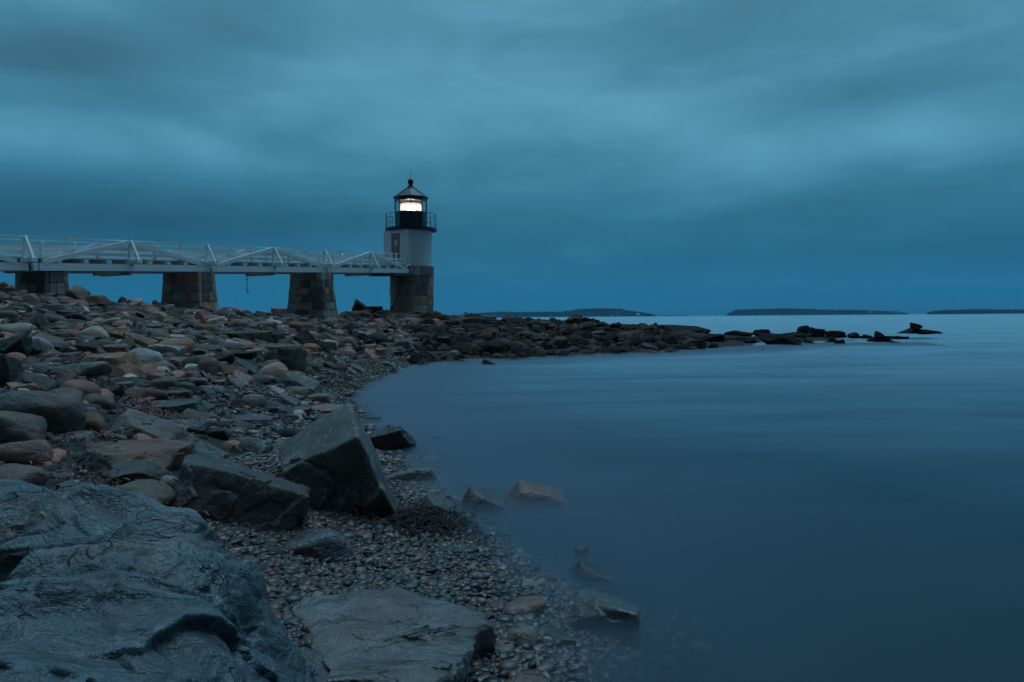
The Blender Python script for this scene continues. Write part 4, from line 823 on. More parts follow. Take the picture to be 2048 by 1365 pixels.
TAB = '''
E 1010 722 1500 840 o br s low rounded brown rock ;cut by the bottom edge, right of the flat slab
E 200 12 560 215 o mv s swirled blue-grey rock ;sunk in the pebbles in front of the tallest boulder
E 1235 362 1462 472 r br w rounded reddish rock ;in shallow water off the flat slab's right corner
E 1548 345 1925 570 b bl w big blue-topped angular rock ;half under water at lower right
E 1250 498 1440 610 r g w round wet stone ;in the shallows right of the flat slab
E 1165 668 1292 722 o rb w long reddish pebble-smooth stone ;right of the flat slab's broken edge
E 1170 640 1230 672 o pk w
E 1330 668 1398 712 b g w
E 1258 662 1302 702 o g w
E 1212 592 1315 655 o g w
E 1320 610 1400 660 o g w
E 1150 335 1330 385 o dg w faint flat rock ;just behind the rounded reddish rock in the shallows
E 560 155 600 178 o pk m
X 203 1106 364 1158 o tn n smooth tan lens of rock ;on the crest between the two bedrock ledges
X -60 1180 60 1240 o pk n pinkish-tan hump ;at the left edge between the two bedrock ledges
E 130 245 235 285 o rd m red flat stone ;brightest on the pebbles beside the nearest ledge
E 90 285 145 322 o pg m
E 165 372 262 412 o dg w
E 290 330 345 360 o tn m
S 135 86 432 300 j dg w dark wet lumpy boulder ;in the misty water right of the tallest boulder
S 330 132 455 192 w dg w
S 527 165 602 200 r dg w
S 222 360 562 484 o bl w blue-grey low smooth slab ;lapped by water right of the tallest boulder
S 428 280 600 352 o dg w faint low rock ;under the water behind the blue-grey low smooth slab
S 490 390 596 432 o dg w
S 385 528 702 702 u bl m blue-grey wedge rock ;resting on seaweed at the foot of the tallest boulder
S 688 480 1050 690 u dg w half-drowned grey rock ;sloping right into the mist, left of the one with a reddish crown
S 978 445 1415 640 u br w dark rounded rock with a reddish crown ;farthest out in the near water
S 1365 955 1730 1130 u bk w dark drowned rock ;faint under the water at lower right
S 1450 862 1565 965 r bk w faint humped rock ;rising behind the dark drowned rock
S 60 30 205 82 o dg w low dark rock ;awash behind the tallest boulder's peak
H 0 210 648 650 o bl n giant smooth blue-grey boulder ;lying at the left edge
H -190 362 348 700 r g n rounded boulder with a pale streak ;cut by the left edge, below the giant smooth one
H -60 620 438 862 o br n long cracked reddish-brown boulder ;at the left edge
H -170 818 352 1090 r g d grey-brown rounded boulder ;at the left edge just above the upper bedrock ledge
H 812 385 1450 700 w g n big smooth grey boulder ;with a long slope down to the right, mid left
H 640 420 875 600 r br d brown speckled stone ;tucked right of the giant smooth boulder
H 445 575 745 680 o g s
H 490 650 1470 890 s br n long flat reddish ledge rock ;behind the teal slab at left
H 540 705 965 970 p dg m dark teal pointed rock ;behind the grooved slab
H 655 812 1395 1040 s dg m grooved dark teal slab ;left of the broad dark boulder
H 1383 585 1835 775 p bl m wide blue pyramid rock ;just above the broad dark boulder
H 1408 470 1658 612 b bl w wet blue block with a dark knob ;right of the big smooth grey boulder
H 1400 395 1685 520 w gg d
H 1695 390 1895 505 p bl m small sharp blue pyramid ;upper edge of the pebble bank
H 1808 283 1998 425 p g m grey pyramid with a small stone leaning on it ;on the pebble bank
H 1875 385 1958 442 o bl m
H 765 960 1365 1200 o gg n loaf-shaped greenish-brown boulder ;just behind the upper bedrock ledge
H 930 1100 1150 1200 w gg m
H 1278 920 1425 1065 o pb s pale bluish rock ;squeezed left of the broad dark boulder
H 188 850 262 912 b mv m
H 268 860 512 908 s mv m
H 288 905 382 962 o mv m
H 398 908 595 985 s mv m
H 448 978 642 1092 s mv m flat purple-grey slate ;in the hollow above the upper ledge
H 638 990 780 1102 s mv m
A -60 460 252 650 j bk n dark ribbed purple outcrop ;at the left edge below the bridge
A 235 485 345 640 j bk n
A 0 615 160 900 j dg n blue-black standing slab ;behind the giant smooth boulder
A 130 735 425 925 w dg n dark rib of rock ;running down behind the giant smooth boulder
A 320 888 675 1090 o g n rounded grey boulder ;peeping out behind the giant smooth boulder
A 500 812 825 1010 r rb n pinkish domed boulder ;above the big smooth grey boulder
A 278 775 388 855 o pb d
A 808 803 1025 985 j bk m dark teal angular boulder ;below the big red-brown slab
A 668 933 985 1110 r g n grey boulder with a notch ;in front of the dark teal one
A 665 1050 870 1110 o g m
A 998 878 1375 1010 o br n mottled brown boulder ;right of the dark teal one
A 1180 970 1700 1120 s bl n long blue-grey slab ;pointing at the pebble bank
A 1185 800 1455 905 o gg d
A 1028 795 1235 875 w dg d
A 1355 903 1560 1005 s gg d
A 1518 948 1725 1090 w dg m dark pointed rock ;at the head of the pebble bank
A 1610 888 1785 992 j bl m
A 1728 870 1925 985 w bk m
A 1808 778 1985 912 w bl m
A 1865 743 2060 860 w rb m
A 678 583 1200 830 s rb n big red-brown flat-topped boulder ;the largest in the middle of the slope
A 428 668 875 840 r gg s big swirled grey-green boulder ;left of the big red-brown one
A 375 595 685 690 s g d grey flat-topped slab ;above the big swirled boulder
A 288 680 565 745 s g d
A 1040 558 1285 705 o pb n pale blue-grey boulder ;behind the red-brown one's right end
A 1250 530 1505 655 b pb d pale boulder with a smooth bluish face ;mid slope
A 1275 478 1575 625 o rb d wide rounded brown-topped boulder ;behind the pale smooth-faced one
A 1358 448 1605 535 s pb d pale slab with a pink streak ;mid slope
A 1458 618 1705 745 r gg d dark greenish boulder ;mid slope, right of the pale one
A 1640 640 1825 805 r g n grey mottled boulder ;right of the dark greenish one
A 1243 663 1435 748 o g d
A 1463 743 1645 845 r g d
A 1498 798 1735 882 o g d smooth oval grey stone ;lying across the path to the pebbles
A 1430 838 1615 942 o bk m dark oval stone with a light rim ;below the smooth oval one
A 1725 598 1915 705 j dg d
A 1820 585 2100 670 s bk d blackish slab ;sloping down to the right, mid slope
A 1875 658 2110 765 w bl m
A 1538 530 1805 625 o gg d grey rock with a pale dried streak ;mid slope
A 1745 530 1875 582 r br d
A 1858 523 2015 605 o gg d
A 1578 368 1735 452 o br d brown rounded stone ;below the maroon wedge
A 1463 368 1605 455 j dg d
A 1328 385 1425 432 o tn d
A 1418 413 1505 465 o g d
A 1478 293 1565 378 r g d
A 1398 228 1525 305 j dg d dark blue-green angular rock ;left of the middle pier's foot
A 1298 218 1405 292 p dg d
A 1068 323 1215 395 o rb d
A 1178 353 1305 412 o bl d
A 1198 398 1375 475 o br d
A 558 40 752 215 b g d large square boulder ;standing on the skyline right of the leftmost pier
A 700 128 915 245 j br d brown broken rock ;right beside the square skyline boulder
A 938 143 1065 245 p dg d dark pointed rock ;on the skyline between the left two piers
A 1033 153 1145 218 b pg d pale squarish stone ;on the skyline between the left two piers
A 1238 163 1345 228 p dg d
A 1318 163 1405 218 w g d
A 1455 193 1645 255 o or l orange-lichened stone ;at the foot of the middle pier
A 1612 238 1715 302 j rd d
A 1815 230 1945 315 r br d dark rounded mound ;on the skyline just right of the middle pier
A 1547 262 1720 395 p rd d maroon wedge-shaped rock ;in front of the middle pier, the reddest on the slope
A 1692 303 1835 415 b pg d pale grey squarish block ;touching the maroon wedge
A 1875 323 2025 425 r tn d
A 1787 418 2215 535 s gg d long greenish-grey beam-like boulder ;below the middle pier
A 1218 262 1370 345 r pk d pale pinkish boulder ;left of the maroon wedge
A 1118 243 1205 308 r rd d
A 998 268 1095 350 o pg d
A 843 188 995 270 o bk d dark brown overhung rock ;below the skyline at left
A 873 250 955 310 r dg d
A 793 313 970 390 o pg d pale oval stone ;upper left slope
A 636 383 885 500 o pg d big pale speckled oval boulder ;upper left slope
A 425 403 645 510 o br d
A 878 400 1015 508 b gg l greenish angular stone spotted with lichen ;right of the pale speckled one
A 178 268 435 450 p gg d big green-grey triangular boulder ;upper left slope
A 388 293 555 388 r g d
A 538 278 728 375 o dg d long dark oval boulder ;upper left slope
A 498 343 695 408 o bk d
A -20 358 228 470 r pg d pale round boulder ;at the left edge, upper slope
A 378 183 505 275 b dg d dark blue-grey block ;upper left slope
A 468 168 625 265 o br d
A 298 148 395 220 b tn d
A 198 118 325 225 r g d
A 143 83 222 155 r g d
A -10 18 75 80 r br d brown round boulder ;highest at the left edge
A 58 28 165 128 b g d grey squarish boulder ;at the foot of the leftmost pier
A 348 78 440 150 r rb d orange-brown stone ;against the leftmost pier
A 458 113 540 155 o pg d small whitish stone ;at the right foot of the leftmost pier
A 73 193 230 285 o bk d dark brown boulder ;upper left, near the left edge
A -20 258 135 355 o g d
A 98 138 185 185 r rb d
A 553 450 735 565 p dg d dark green-grey pyramid rock ;left of the mid slope
A 248 468 420 595 r pb d pale blue-grey round boulder ;beside the dark ribbed outcrop
A 198 433 525 545 w g d
A 698 488 875 600 j dg d
A 598 518 805 630 j bk d rough blackish blue rock ;above the big swirled boulder
A 843 528 1065 630 s rb d long red-brown plank-like rock ;above the red-brown slab
A 928 483 1135 610 j dg d
A 998 438 1255 578 w br d brown sloping slab ;mid slope above the pale boulders
B 168 268 485 380 s bk d long blackish-purple slab ;in front of the pier nearest the lighthouse
B 525 238 745 395 p dg d big dark pyramid boulder ;on the slope in front of the nearest pier
B 348 395 635 600 b gg d big greenish block boulder ;standing on the upper pebble bank
B 258 363 645 470 s g d grey flat slab ;lying behind the big greenish block
B 628 358 758 442 o or d orange-brown oval stone ;right of the big greenish block
B 798 328 920 415 r pg d pale round stone ;behind a small dark rock on the upper beach
B 763 348 905 445 j bk d
B 868 453 990 555 w dg m
B 858 513 968 580 r rb m orange-brown round stone ;at the edge of the distant pebbles
B 983 518 1155 605 w gg m pale green-grey wedge ;near the far waterline
B 975 553 1080 615 w g m
B 1118 398 1258 500 w rb m red-brown wedge rock ;above the far waterline
B 1058 373 1185 450 r dg m
B 938 408 1065 465 o pk d
B 1270 495 1412 560 w bl w
B 1335 538 1445 630 p bl w blue-black wet rock ;awash at the far waterline
B 1400 543 1480 595 w rb w
B 1562 478 1695 560 p dg w shark-fin shaped rock ;alone in the far misty shallows
B 1470 453 1575 502 w dg w
B 1518 438 1605 482 s dg w
B 1612 420 1855 500 s bk w
B 1818 408 1940 495 r bl w
B 468 183 745 290 s br d long brown slab ;below the pier nearest the lighthouse
B 668 178 825 260 p gg d
B 378 213 525 285 s pk d
B 253 178 380 265 r pk d pale pink round boulder ;brightest on the slope left of the nearest pier
B 813 188 885 255 j bk d
B 883 193 1050 280 j gg d
B 923 308 1085 405 r g d
B 773 268 935 365 w br d
B 1038 258 1165 345 j bk d
B 1188 268 1345 375 r bk d dark round boulder ;on the beach below the lighthouse
B 1575 328 1805 388 s tn d
B 1728 268 1955 365 j bk d dark green-brown boulder ;below the lighthouse's right side
B 1922 338 1995 395 r or m tan-orange round stone ;among dark rocks right of the lighthouse
B 1842 358 1925 408 r dg m
B 1572 353 1695 422 s dg m
B 1222 203 1315 265 p br d
B 1420 148 1595 225 s pg d pale greenish slab ;on the ledge below the lighthouse
B 1585 153 1755 225 o or l rounded rock blotched with orange lichen ;right foot of the lighthouse
B 1640 123 1820 195 j bk d black angular rock ;touching the right foot of the lighthouse
B 295 515 520 660 o pk d pink-backed boulder ;lying on the upper pebble bank
B 378 590 760 765 w bl m long blue-grey boulder ;sloping right over the pebble bank
B 18 493 275 620 w bk m blackish triangular boulder ;above the pebble bank
B 348 703 478 785 w pb m pale blue wedge stone ;alone on the pebble bank
B 478 708 705 795 o gg m rounded greenish-grey stone ;on the pebble bank
B 688 768 855 845 o g m
B 748 743 925 835 w dg m
B 275 823 565 955 w bk m dark humped rock ;on the pebble bank behind the tallest boulder
B 398 773 605 905 w bl m
B 558 838 685 885 s pb m
B 638 863 945 935 o rb m flat red-brown rock ;just behind the tallest boulder
B 508 943 635 995 o pb m
B 112 773 315 885 o g m
B -2 740 115 815 o g m
B 218 323 335 405 b dg d
B 395 70 600 140 s br d
B 1042 -2 1155 88 w bk d leaning dark slab ;alone on the skyline between pier and lighthouse
B 1125 52 1298 90 s bk d low black rock ;at the foot of the leaning skyline slab
D 470 290 745 405 o dg m dark rough rock ;sunk in the pebbles left of the tallest boulder
D 480 233 615 278 s mv m
D 525 158 760 225 s bl m
D 850 155 950 195 o pb m
F 1103 160 1210 218 j bk m black blocky rock ;highest on the far point
F 1028 168 1085 212 j dg m
F 928 178 1025 222 s g m
F 898 165 970 203 p bk m
F 833 173 908 207 p bk m
F 678 175 835 208 s bk m
F 797 293 1225 385 s gg m broad greenish overhanging slab ;at the water edge of the point
F 1025 335 1175 380 j bk w
F 538 328 655 398 w gg w dark upright wedge ;at the water edge left of the broad greenish slab
F 558 400 668 443 w bk w
F 508 420 572 445 o bk w
F 368 440 482 480 w bk w small dark rock ;off the shore below the lighthouse
F 223 440 315 468 w bk w
F 1448 343 1575 400 p bk w dark triangle rock ;in the water off the point
F 1348 370 1405 398 p bk w
F 1203 363 1305 393 j bk w
F 1508 310 1615 368 j dg w
F 1933 323 2002 372 p bk w
F 1803 350 1853 378 p bk w
F 1678 323 1815 368 j bk w
F 1308 323 1475 372 s dg w
F 698 350 805 403 j bk w
F 828 373 905 403 o dg w
F 1258 198 1335 245 j bk m
F 1383 200 1445 228 j bk m
F 328 165 465 235 b bk d dark brown block ;on the back of the point right of the lighthouse
F 158 193 290 238 j bk d
F 788 238 975 305 j bk m
F 978 230 1083 295 r bk m
F 1083 245 1228 305 b dg m
F 698 258 795 325 p bk m
F 568 250 695 305 r dg m
F 318 283 422 345 p bk m
F 88 265 255 365 p bk m dark pyramid boulder ;on the point just right of the lighthouse foot
F 168 330 238 380 r dg m
F 1558 240 1730 300 j bk m
F 1733 235 1885 275 j bk w
F 1713 265 1855 315 j dg w
F 1868 268 2050 335 j bk w
F 500 165 580 200 o or l
F 155 165 240 198 o or l
F 640 205 830 240 s g d
F 470 205 620 250 s tn d
F 440 290 545 350 j dg m
F 420 350 520 400 j bk w
G 1265 208 1495 240 w bk w lone black rock with a round knob ;farthest out to the right
G 1085 228 1205 298 w bk w leaning black rock ;tilted left, second from the right of the point
G 1048 260 1125 293 p bk w
G 1173 286 1285 312 w bk w
G 1183 260 1308 278 s bk w
G 848 282 918 315 b bk w black cube-like rock ;in open water off the point's tip
G 810 266 862 302 r bk w
G 788 294 818 306 o bk w
G 653 278 742 315 w bk w
G 362 238 645 325 j bk w large weedy black rock mass ;at the near side of the point's tip
G 478 228 695 285 j bk w
G 613 193 695 245 r bk w
G 678 202 778 268 b bk w blocky black rock ;tallest at the tip of the point
G 778 226 925 266 s bk w
G 928 236 1018 268 j bk w
G 1018 250 1083 271 o bk w
G 148 226 340 266 j bk w
G 328 217 443 240 s bk w
G -2 243 158 303 j bk w
G 148 262 375 303 j bk w
G 343 234 413 268 r bk w
G 48 302 115 345 p bk w dark little pyramid ;in the water below the point
G 285 325 310 334 o bk w
G 380 340 412 348 o bk w
'''
CROPS = {'X': (0, 0, 1), 'A': (0, 560, 4.096), 'H': (0, 720, 4.014), 'B': (450, 600, 4.096), 'F': (850, 590, 3.413), 'G': (1400, 590, 3.16), 'D': (300, 780, 3.103), 'E': (480, 1040, 2.381), 'S': (700, 820, 3.25)}
DEPTH = {'smooth tan lens': 3.0, 'pinkish-tan hump': 2.75, 'leaning dark slab': 45.2, 'low black rock': 45.0, 'black angular rock': 46.0, 'rounded rock blotched': 44.5, 'pale greenish slab': 44.0,
         'lone black rock': 62, 'black blocky rock': 55}
LAB = []
for i, ln in enumerate([l for l in TAB.strip().split('\n')]):
    tk = ln.split(' ', 8) if ln.count(' ') >= 8 else ln.split(' ') + ['']
    c, x0, y0, x1, y1, kd, tone, mt = tk[:8]; lab = tk[8] if len(tk) > 8 else ''
    ox, oy, s = CROPS[c]; x0, y0, x1, y1 = [float(v) / s for v in (x0, y0, x1, y1)]
    short = None; label = None
    if lab:
        a, b = (lab.split(';') + [''])[:2]; short = 'the ' + a.strip(); label = a.strip() + ' ' + b.strip()
    dd = None
    if c in 'FG' and tone == 'bk': mt = 'x'
    if c in 'FG' and kd == 'p': kd = 'w' if i % 2 else 'j'
    if c in 'FG':   # the point: depth runs from the waterline back to its crest
        pyb = oy + y1; pxc = ox + (x0 + x1) / 2
        wl = float(np.interp(pxc, [850, 1000, 1130, 1270, 1420, 1500, 1700, 1900], [730, 716, 705, 699, 693, 688, 684, 684]))
        cr = float(np.interp(pxc, [850, 1000, 1200, 1400, 1480, 1600, 1900], [642, 645, 652, 660, 664, 664, 664]))
        dw = F * EYE / (wl - 633.5 + .0075 * (pxc - 1100)); dc = float(np.interp(pxc, [850, 1100, 1400, 1600, 1900], [49, 54, 62, 74, 84]))
        if pyb >= wl: dd = F * EYE / (pyb - (634.6 - .0075 * (pxc - 1024)))
        else: f_ = (pyb - cr) / (wl - cr); dd = 1 / (f_ / dw + (1 - f_) / dc) if f_ > 0 else dc
    for k, v in DEPTH.items():
        if short and short[4:].startswith(k): dd = v
    o_ = rock(ox + x0, oy + y0, ox + x1, oy + y1, kd, tone, mt, label, seed=100 + i, d=dd, short=short, deep=(.22 if c in 'FG' else None), rough=(1.7 if c in 'FG' else None))
    if label.startswith('lone black rock') if label else False: LONE = o_
    LAB.append(bool(label))
NHAND = len(ROCKS)
_k = rock(1400 + 1318 / 3.16, 590 + 173 / 3.16, 1400 + 1400 / 3.16, 590 + 228 / 3.16, 'j', 'bk', 'x', 'x', seed=77, d=61.6, name='rock_knob', deep=.1, rough=1.5)
ROCKS.pop(); del _k['label'], _k['category']; _k.parent = LONE; _k.location = _k.location - LONE.location
# rock platform under the lighthouse and along the back of the point
hull('bedrock_ledge', [Wd(668, 633, 44), Wd(700, 622, 45), Wd(745, 619.5, 46), Wd(800, 622, 46), Wd(870, 631, 46.8), Wd(905, 640, 47), Wd(890, 655, 43), Wd(780, 650, 42), Wd(690, 645, 42), Wd(700, 680, 43), Wd(880, 680, 44), Wd(690, 640, 50) - Vector((0, 0, .6)), Wd(790, 630, 52) - Vector((0, 0, .7)), Wd(900, 650, 52) - Vector((0, 0, .5))],
     'br', 'n', 'flat-topped brown bedrock platform carrying the lighthouse', 'rock ledge', 6, 40, .9, 21, fold=.03, short='the platform under the lighthouse')
hull('bedrock_ledge', [Wd(1230, 657, 60), Wd(1290, 651, 62), Wd(1340, 649.5, 63), Wd(1395, 652, 63), Wd(1428, 660, 61), Wd(1380, 670, 57), Wd(1240, 675, 55), Wd(1300, 700, 60), Wd(1400, 690, 62), Wd(1240, 680, 62), Wd(1340, 655, 68) - Vector((0, 0, .6))],
     'bk', 'x', 'long low smooth black ledge at the back of the point', 'rock ledge', 5, 30, .6, 22, short='the long low black ledge')
hull('bedrock_ledge', [Wd(960, 650, 51), Wd(1000, 645, 53), Wd(1100, 649, 54), Wd(1200, 655, 56), Wd(1235, 662, 56), Wd(1180, 668, 51), Wd(1000, 666, 49), Wd(1000, 690, 51), Wd(1200, 690, 54), Wd(1100, 660, 60) - Vector((0, 0, .8))],
     'br', 'd', 'flat brownish ledge along the middle of the point', 'rock ledge', 5, 30, .8, 23, short='the flat brown ledge')
hull('bedrock_ledge', [Wd(1200, 664, 56), Wd(1290, 658, 58), Wd(1400, 664, 58), Wd(1480, 672, 57), Wd(1440, 684, 52), Wd(1280, 686, 49.5), Wd(1200, 684, 49), Wd(1300, 710, 54), Wd(1440, 700, 55), Wd(1300, 672, 62) - Vector((0, 0, .5))],
     'bk', 'x', 'weedy brown-black ledge near the tip of the point', 'rock ledge', 5, 26, 1.2, 24, short='the weedy ledge')
# ------------------------------------------------------------------ filler boulders between the named ones
rng = np.random.RandomState(42)
def in_poly(x, y, P):
    c = False; j = len(P) - 1
    for i in range(len(P)):
        if (P[i][1] > y) != (P[j][1] > y) and x < (P[j][0] - P[i][0]) * (y - P[i][1]) / (P[j][1] - P[i][1]) + P[i][0]: c = not c
        j = i
    return c
SLOPE = [(0, 575), (200, 605), (330, 612), (450, 632), (570, 636), (780, 640), (900, 645), (1000, 652), (1000, 700), (800, 712), (640, 700), (560, 740), (440, 790), (330, 830), (330, 900), (0, 990)]
POINT = [(880, 645), (1200, 660), (1500, 668), (1480, 690), (1270, 695), (1000, 712), (850, 722), (800, 700)]
done = [(r[1], r[2], r[3]) for r in ROCKS if r[1]]
cnt = 0
for tries in range(4000):
    if len(ROCKS) >= 318 or cnt >= 90: break
    if rng.rand() < .72: Pz, tn, mt = SLOPE, ['g', 'br', 'dg', 'gg', 'rb', 'g', 'tn', 'bl', 'mv', 'pg'], 'ddn'
    else: Pz, tn, mt = POINT, ['bk', 'dg', 'bk', 'br', 'dg'], 'mmw'
    px = rng.uniform(0, 1500); py = rng.uniform(570, 990)
    if not in_poly(px, py, Pz): continue
    sc_ = np.interp(py, [570, 650, 750, 990], [20, 20, 32, 60]) * rng.uniform(.75, 1.35)
    if any(abs(px - a) < (sc_ + c_) * .36 and abs(py - b) < (sc_ + c_) * .25 for a, b, c_ in done): continue
    asp = rng.uniform(.42, .7)
    dd = hit(px, py)
    if dd is None: continue
    kd = rng.choice(list('roojbswwp'))
    if py > 820: tn = ['g', 'dg', 'bl', 'mv', 'gg']
    rock(px - sc_ / 2, py - sc_ * asp, px + sc_ / 2, py, kd, rng.choice(tn), rng.choice(list(mt)), None, seed=5000 + tries, d=dd)
    done.append((px, py - sc_ * asp / 2, sc_)); cnt += 1
# a label of its own for every rock that has none yet: its look and its nearest named neighbour
TN = {'g': 'grey', 'pg': 'pale grey', 'dg': 'dark grey', 'br': 'brown', 'rd': 'red', 'tn': 'tan', 'gg': 'greenish grey', 'bl': 'blue-grey', 'bk': 'blackish', 'pb': 'pale blue', 'rb': 'reddish brown', 'pk': 'pinkish', 'mv': 'purple-grey', 'g2': 'grey', 'lb': 'blue-grey', 'lm': 'purple-grey', 'or': 'orange-brown'}
TV = {k: np.array(v) / sum(v) * .5 + np.array(v) * .8 for k, v in T.items()}
named = [r for r in ROCKS if r[0].get('label') and r[1]]
used = {}
for r in [r for r in ROCKS if not r[0].get('label')]:
    o, px, py, wpx, _ = r
    col = np.array(o.color[:3]); tone = min(T, key=lambda k: np.abs(np.array(T[k]) - col).sum())
    dims = o.dimensions; shp = 'flat' if dims.z < .45 * dims.x else 'chunky' if dims.z > .8 * dims.x else 'rounded' if o.data.name else 'angular'
    cand = sorted(named, key=lambda q: math.hypot((q[1] - px), (q[2] - py) * 1.6) - q[3] * .35)
    for q in cand[:6]:
        dx, dy = px - q[1], (py - q[2]) * 1.6
        rel = ('right of' if dx > 0 else 'left of') if abs(dx) > abs(dy) else ('below' if dy > 0 else 'above')
        if abs(dx) > .6 * abs(dy) and abs(dy) > .6 * abs(dx): rel = ('lower ' if dy > 0 else 'upper ') + ('right of' if dx > 0 else 'left of')
        sz = 'small' if wpx < q[3] * .7 else 'larger' if wpx > q[3] * 1.3 else 'mid-sized'
        lab = '%s %s %s rock just %s %s' % (sz, TN[tone], shp, rel, r_short(q) if False else q[4])
        if lab not in used and len(lab.split()) <= 16: break
    else:
        lab = lab + ' nearby'
    used[lab] = 1; tag(o, lab[:120], 'rock')
for r in ROCKS: r[0]['group'] = 'rocks of the shore'

# ------------------------------------------------------------------ stuff: cobbles, pebbles, seaweed
def scatter(name, pts, sizes, sub, mat, label, flat=.55, seed=0, angular=False, kind='stuff', cat='pebbles'):
    rng = np.random.RandomState(seed); D, Fc = ico(sub); n = len(pts); k = len(D)
    lib = []
    for j in range(24):
        if angular:
            V, _ = shape(rng.choice(list('bjsworp')), rng, sub)
        else:
            V, _ = shape('o', rng, sub); V = V * (1 + .06 * rng.normal(size=(k, 1)) * (sub < 2))
        lib.append(V)
    lib = np.array(lib); V = lib[rng.randint(0, len(lib), n)]
    sc3 = np.stack([sizes * rng.uniform(.8, 1.35, n), sizes * rng.uniform(.65, 1.0, n), sizes * rng.uniform(flat * .7, flat * 1.3, n)], 1) * .5
    V = V * sc3[:, None, :]
    a = rng.uniform(0, 2 * np.pi, n); tx = rng.normal(size=n) * .25
    c, s = np.cos(a), np.sin(a); ct, st = np.cos(tx), np.sin(tx)
    y = V[:, :, 1] * ct[:, None] - V[:, :, 2] * st[:, None]; z = V[:, :, 1] * st[:, None] + V[:, :, 2] * ct[:, None]
    x = V[:, :, 0]; V = np.stack([x * c[:, None] - y * s[:, None], x * s[:, None] + y * c[:, None], z], -1) + pts[:, None, :]
    Fa = (Fc[None] + (np.arange(n) * k)[:, None, None]).reshape(-1, 3)
    me = npmesh(name, V.reshape(-1, 3), Fa, mat, True)
    if angular: me.set_sharp_from_angle(angle=R(30))
    o = link(name, me); tag(o, label, cat, kind=kind); return o
def pix_pts(n, P, rng, zlo=-.35, zhi=9, y0=560, y1=1420, pw=0, xmin=-80):
    out = []
    X0 = min(p[0] for p in P); X1 = max(p[0] for p in P); Y0 = min(p[1] for p in P); Y1 = max(p[1] for p in P)
    W4 = [W(x, y, z=.3) if y > 660 else None for x, y in P]
    q = rng.uniform([X0, Y0], [X1, Y1], (n, 2))
    q = q[[in_poly(a, b, P) for a, b in q]]
    return q
def drop(q, zlo, zhi):
    """pixel guesses -> points on the ground"""
    R_ = np.array([ray(a, b) for a, b in q]); k = R_ / R_[:, 1:2]
    ds = np.geomspace(1.6, 66, 140); lo = np.full(len(q), np.nan)
    # coarse march on a cached grid
    for d_ in ds:
        m_ = np.isnan(lo)
        if not m_.any(): break
        P_ = k[m_, :2] * d_; g = grid_z(P_)
        h_ = (EYE + k[m_, 2] * d_) <= g
        ii = np.nonzero(m_)[0][h_]; lo[ii] = d_
    ok = ~np.isnan(lo); k = k[ok]; lo = lo[ok] * np.random.RandomState(1).uniform(.975, 1.015, ok.sum())
    P_ = k[:, :2] * lo[:, None]; g = grid_z(P_); m_ = (g > zlo) & (g < zhi)
    return np.column_stack([P_[m_], g[m_]]), lo[m_]
ZG = zz.reshape(ny, nx)
def grid_z(P_):
    ix = np.clip(np.searchsorted(xs, P_[:, 0]) - 1, 0, nx - 2); iy = np.clip(np.searchsorted(ys, P_[:, 1]) - 1, 0, ny - 2)
    fx = np.clip((P_[:, 0] - xs[ix]) / (xs[ix + 1] - xs[ix]), 0, 1); fy = np.clip((P_[:, 1] - ys[iy]) / (ys[iy + 1] - ys[iy]), 0, 1)
    return ZG[iy, ix] * (1 - fx) * (1 - fy) + ZG[iy, ix + 1] * fx * (1 - fy) + ZG[iy + 1, ix] * (1 - fx) * fy + ZG[iy + 1, ix + 1] * fx * fy
rng = np.random.RandomState(9)
# near pebbles: even over the ground, a good deal beyond the frame
NEARP = [(420, 1020), (560, 950), (560, 860), (700, 800), (900, 1000), (1150, 1090), (1330, 1365), (1330, 1420), (560, 1420), (440, 1120)]
q = rng.uniform([-3.4, 2.6], [2.0, 9.6], (88000, 2)); z = grid_z(q); m_ = (z > -.32) & (z < .52) & (q[:, 0] > -.60 * q[:, 1]); q = q[m_]; z = z[m_]
P1 = np.column_stack([q, z]); sz = rng.lognormal(math.log(.038), .45, len(P1)).clip(.018, .12); P1[:, 2] += sz * .12 + rng.uniform(0, .02, len(P1))
nr_ = P1[:, 1] < 6.3
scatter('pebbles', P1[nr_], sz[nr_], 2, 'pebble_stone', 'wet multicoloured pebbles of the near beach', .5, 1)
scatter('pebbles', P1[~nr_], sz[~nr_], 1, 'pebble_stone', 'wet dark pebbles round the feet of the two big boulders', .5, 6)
# farther pebble bank
q = rng.uniform([-13, 9.3], [-.5, 36], (60000, 2)); z = grid_z(q)
m_ = (z > -.25) & (z < .62 + .012 * q[:, 1]) & (rng.rand(len(q)) < 1.0); q = q[m_]; z = z[m_]
P2 = np.column_stack([q, z]); sz = rng.lognormal(math.log(.075), .42, len(P2)).clip(.03, .24); P2[:, 2] += sz * .1
scatter('pebbles', P2, sz, 1, 'pebble_stone', 'dark pebbles of the beach beyond the tall boulder', .5, 2)
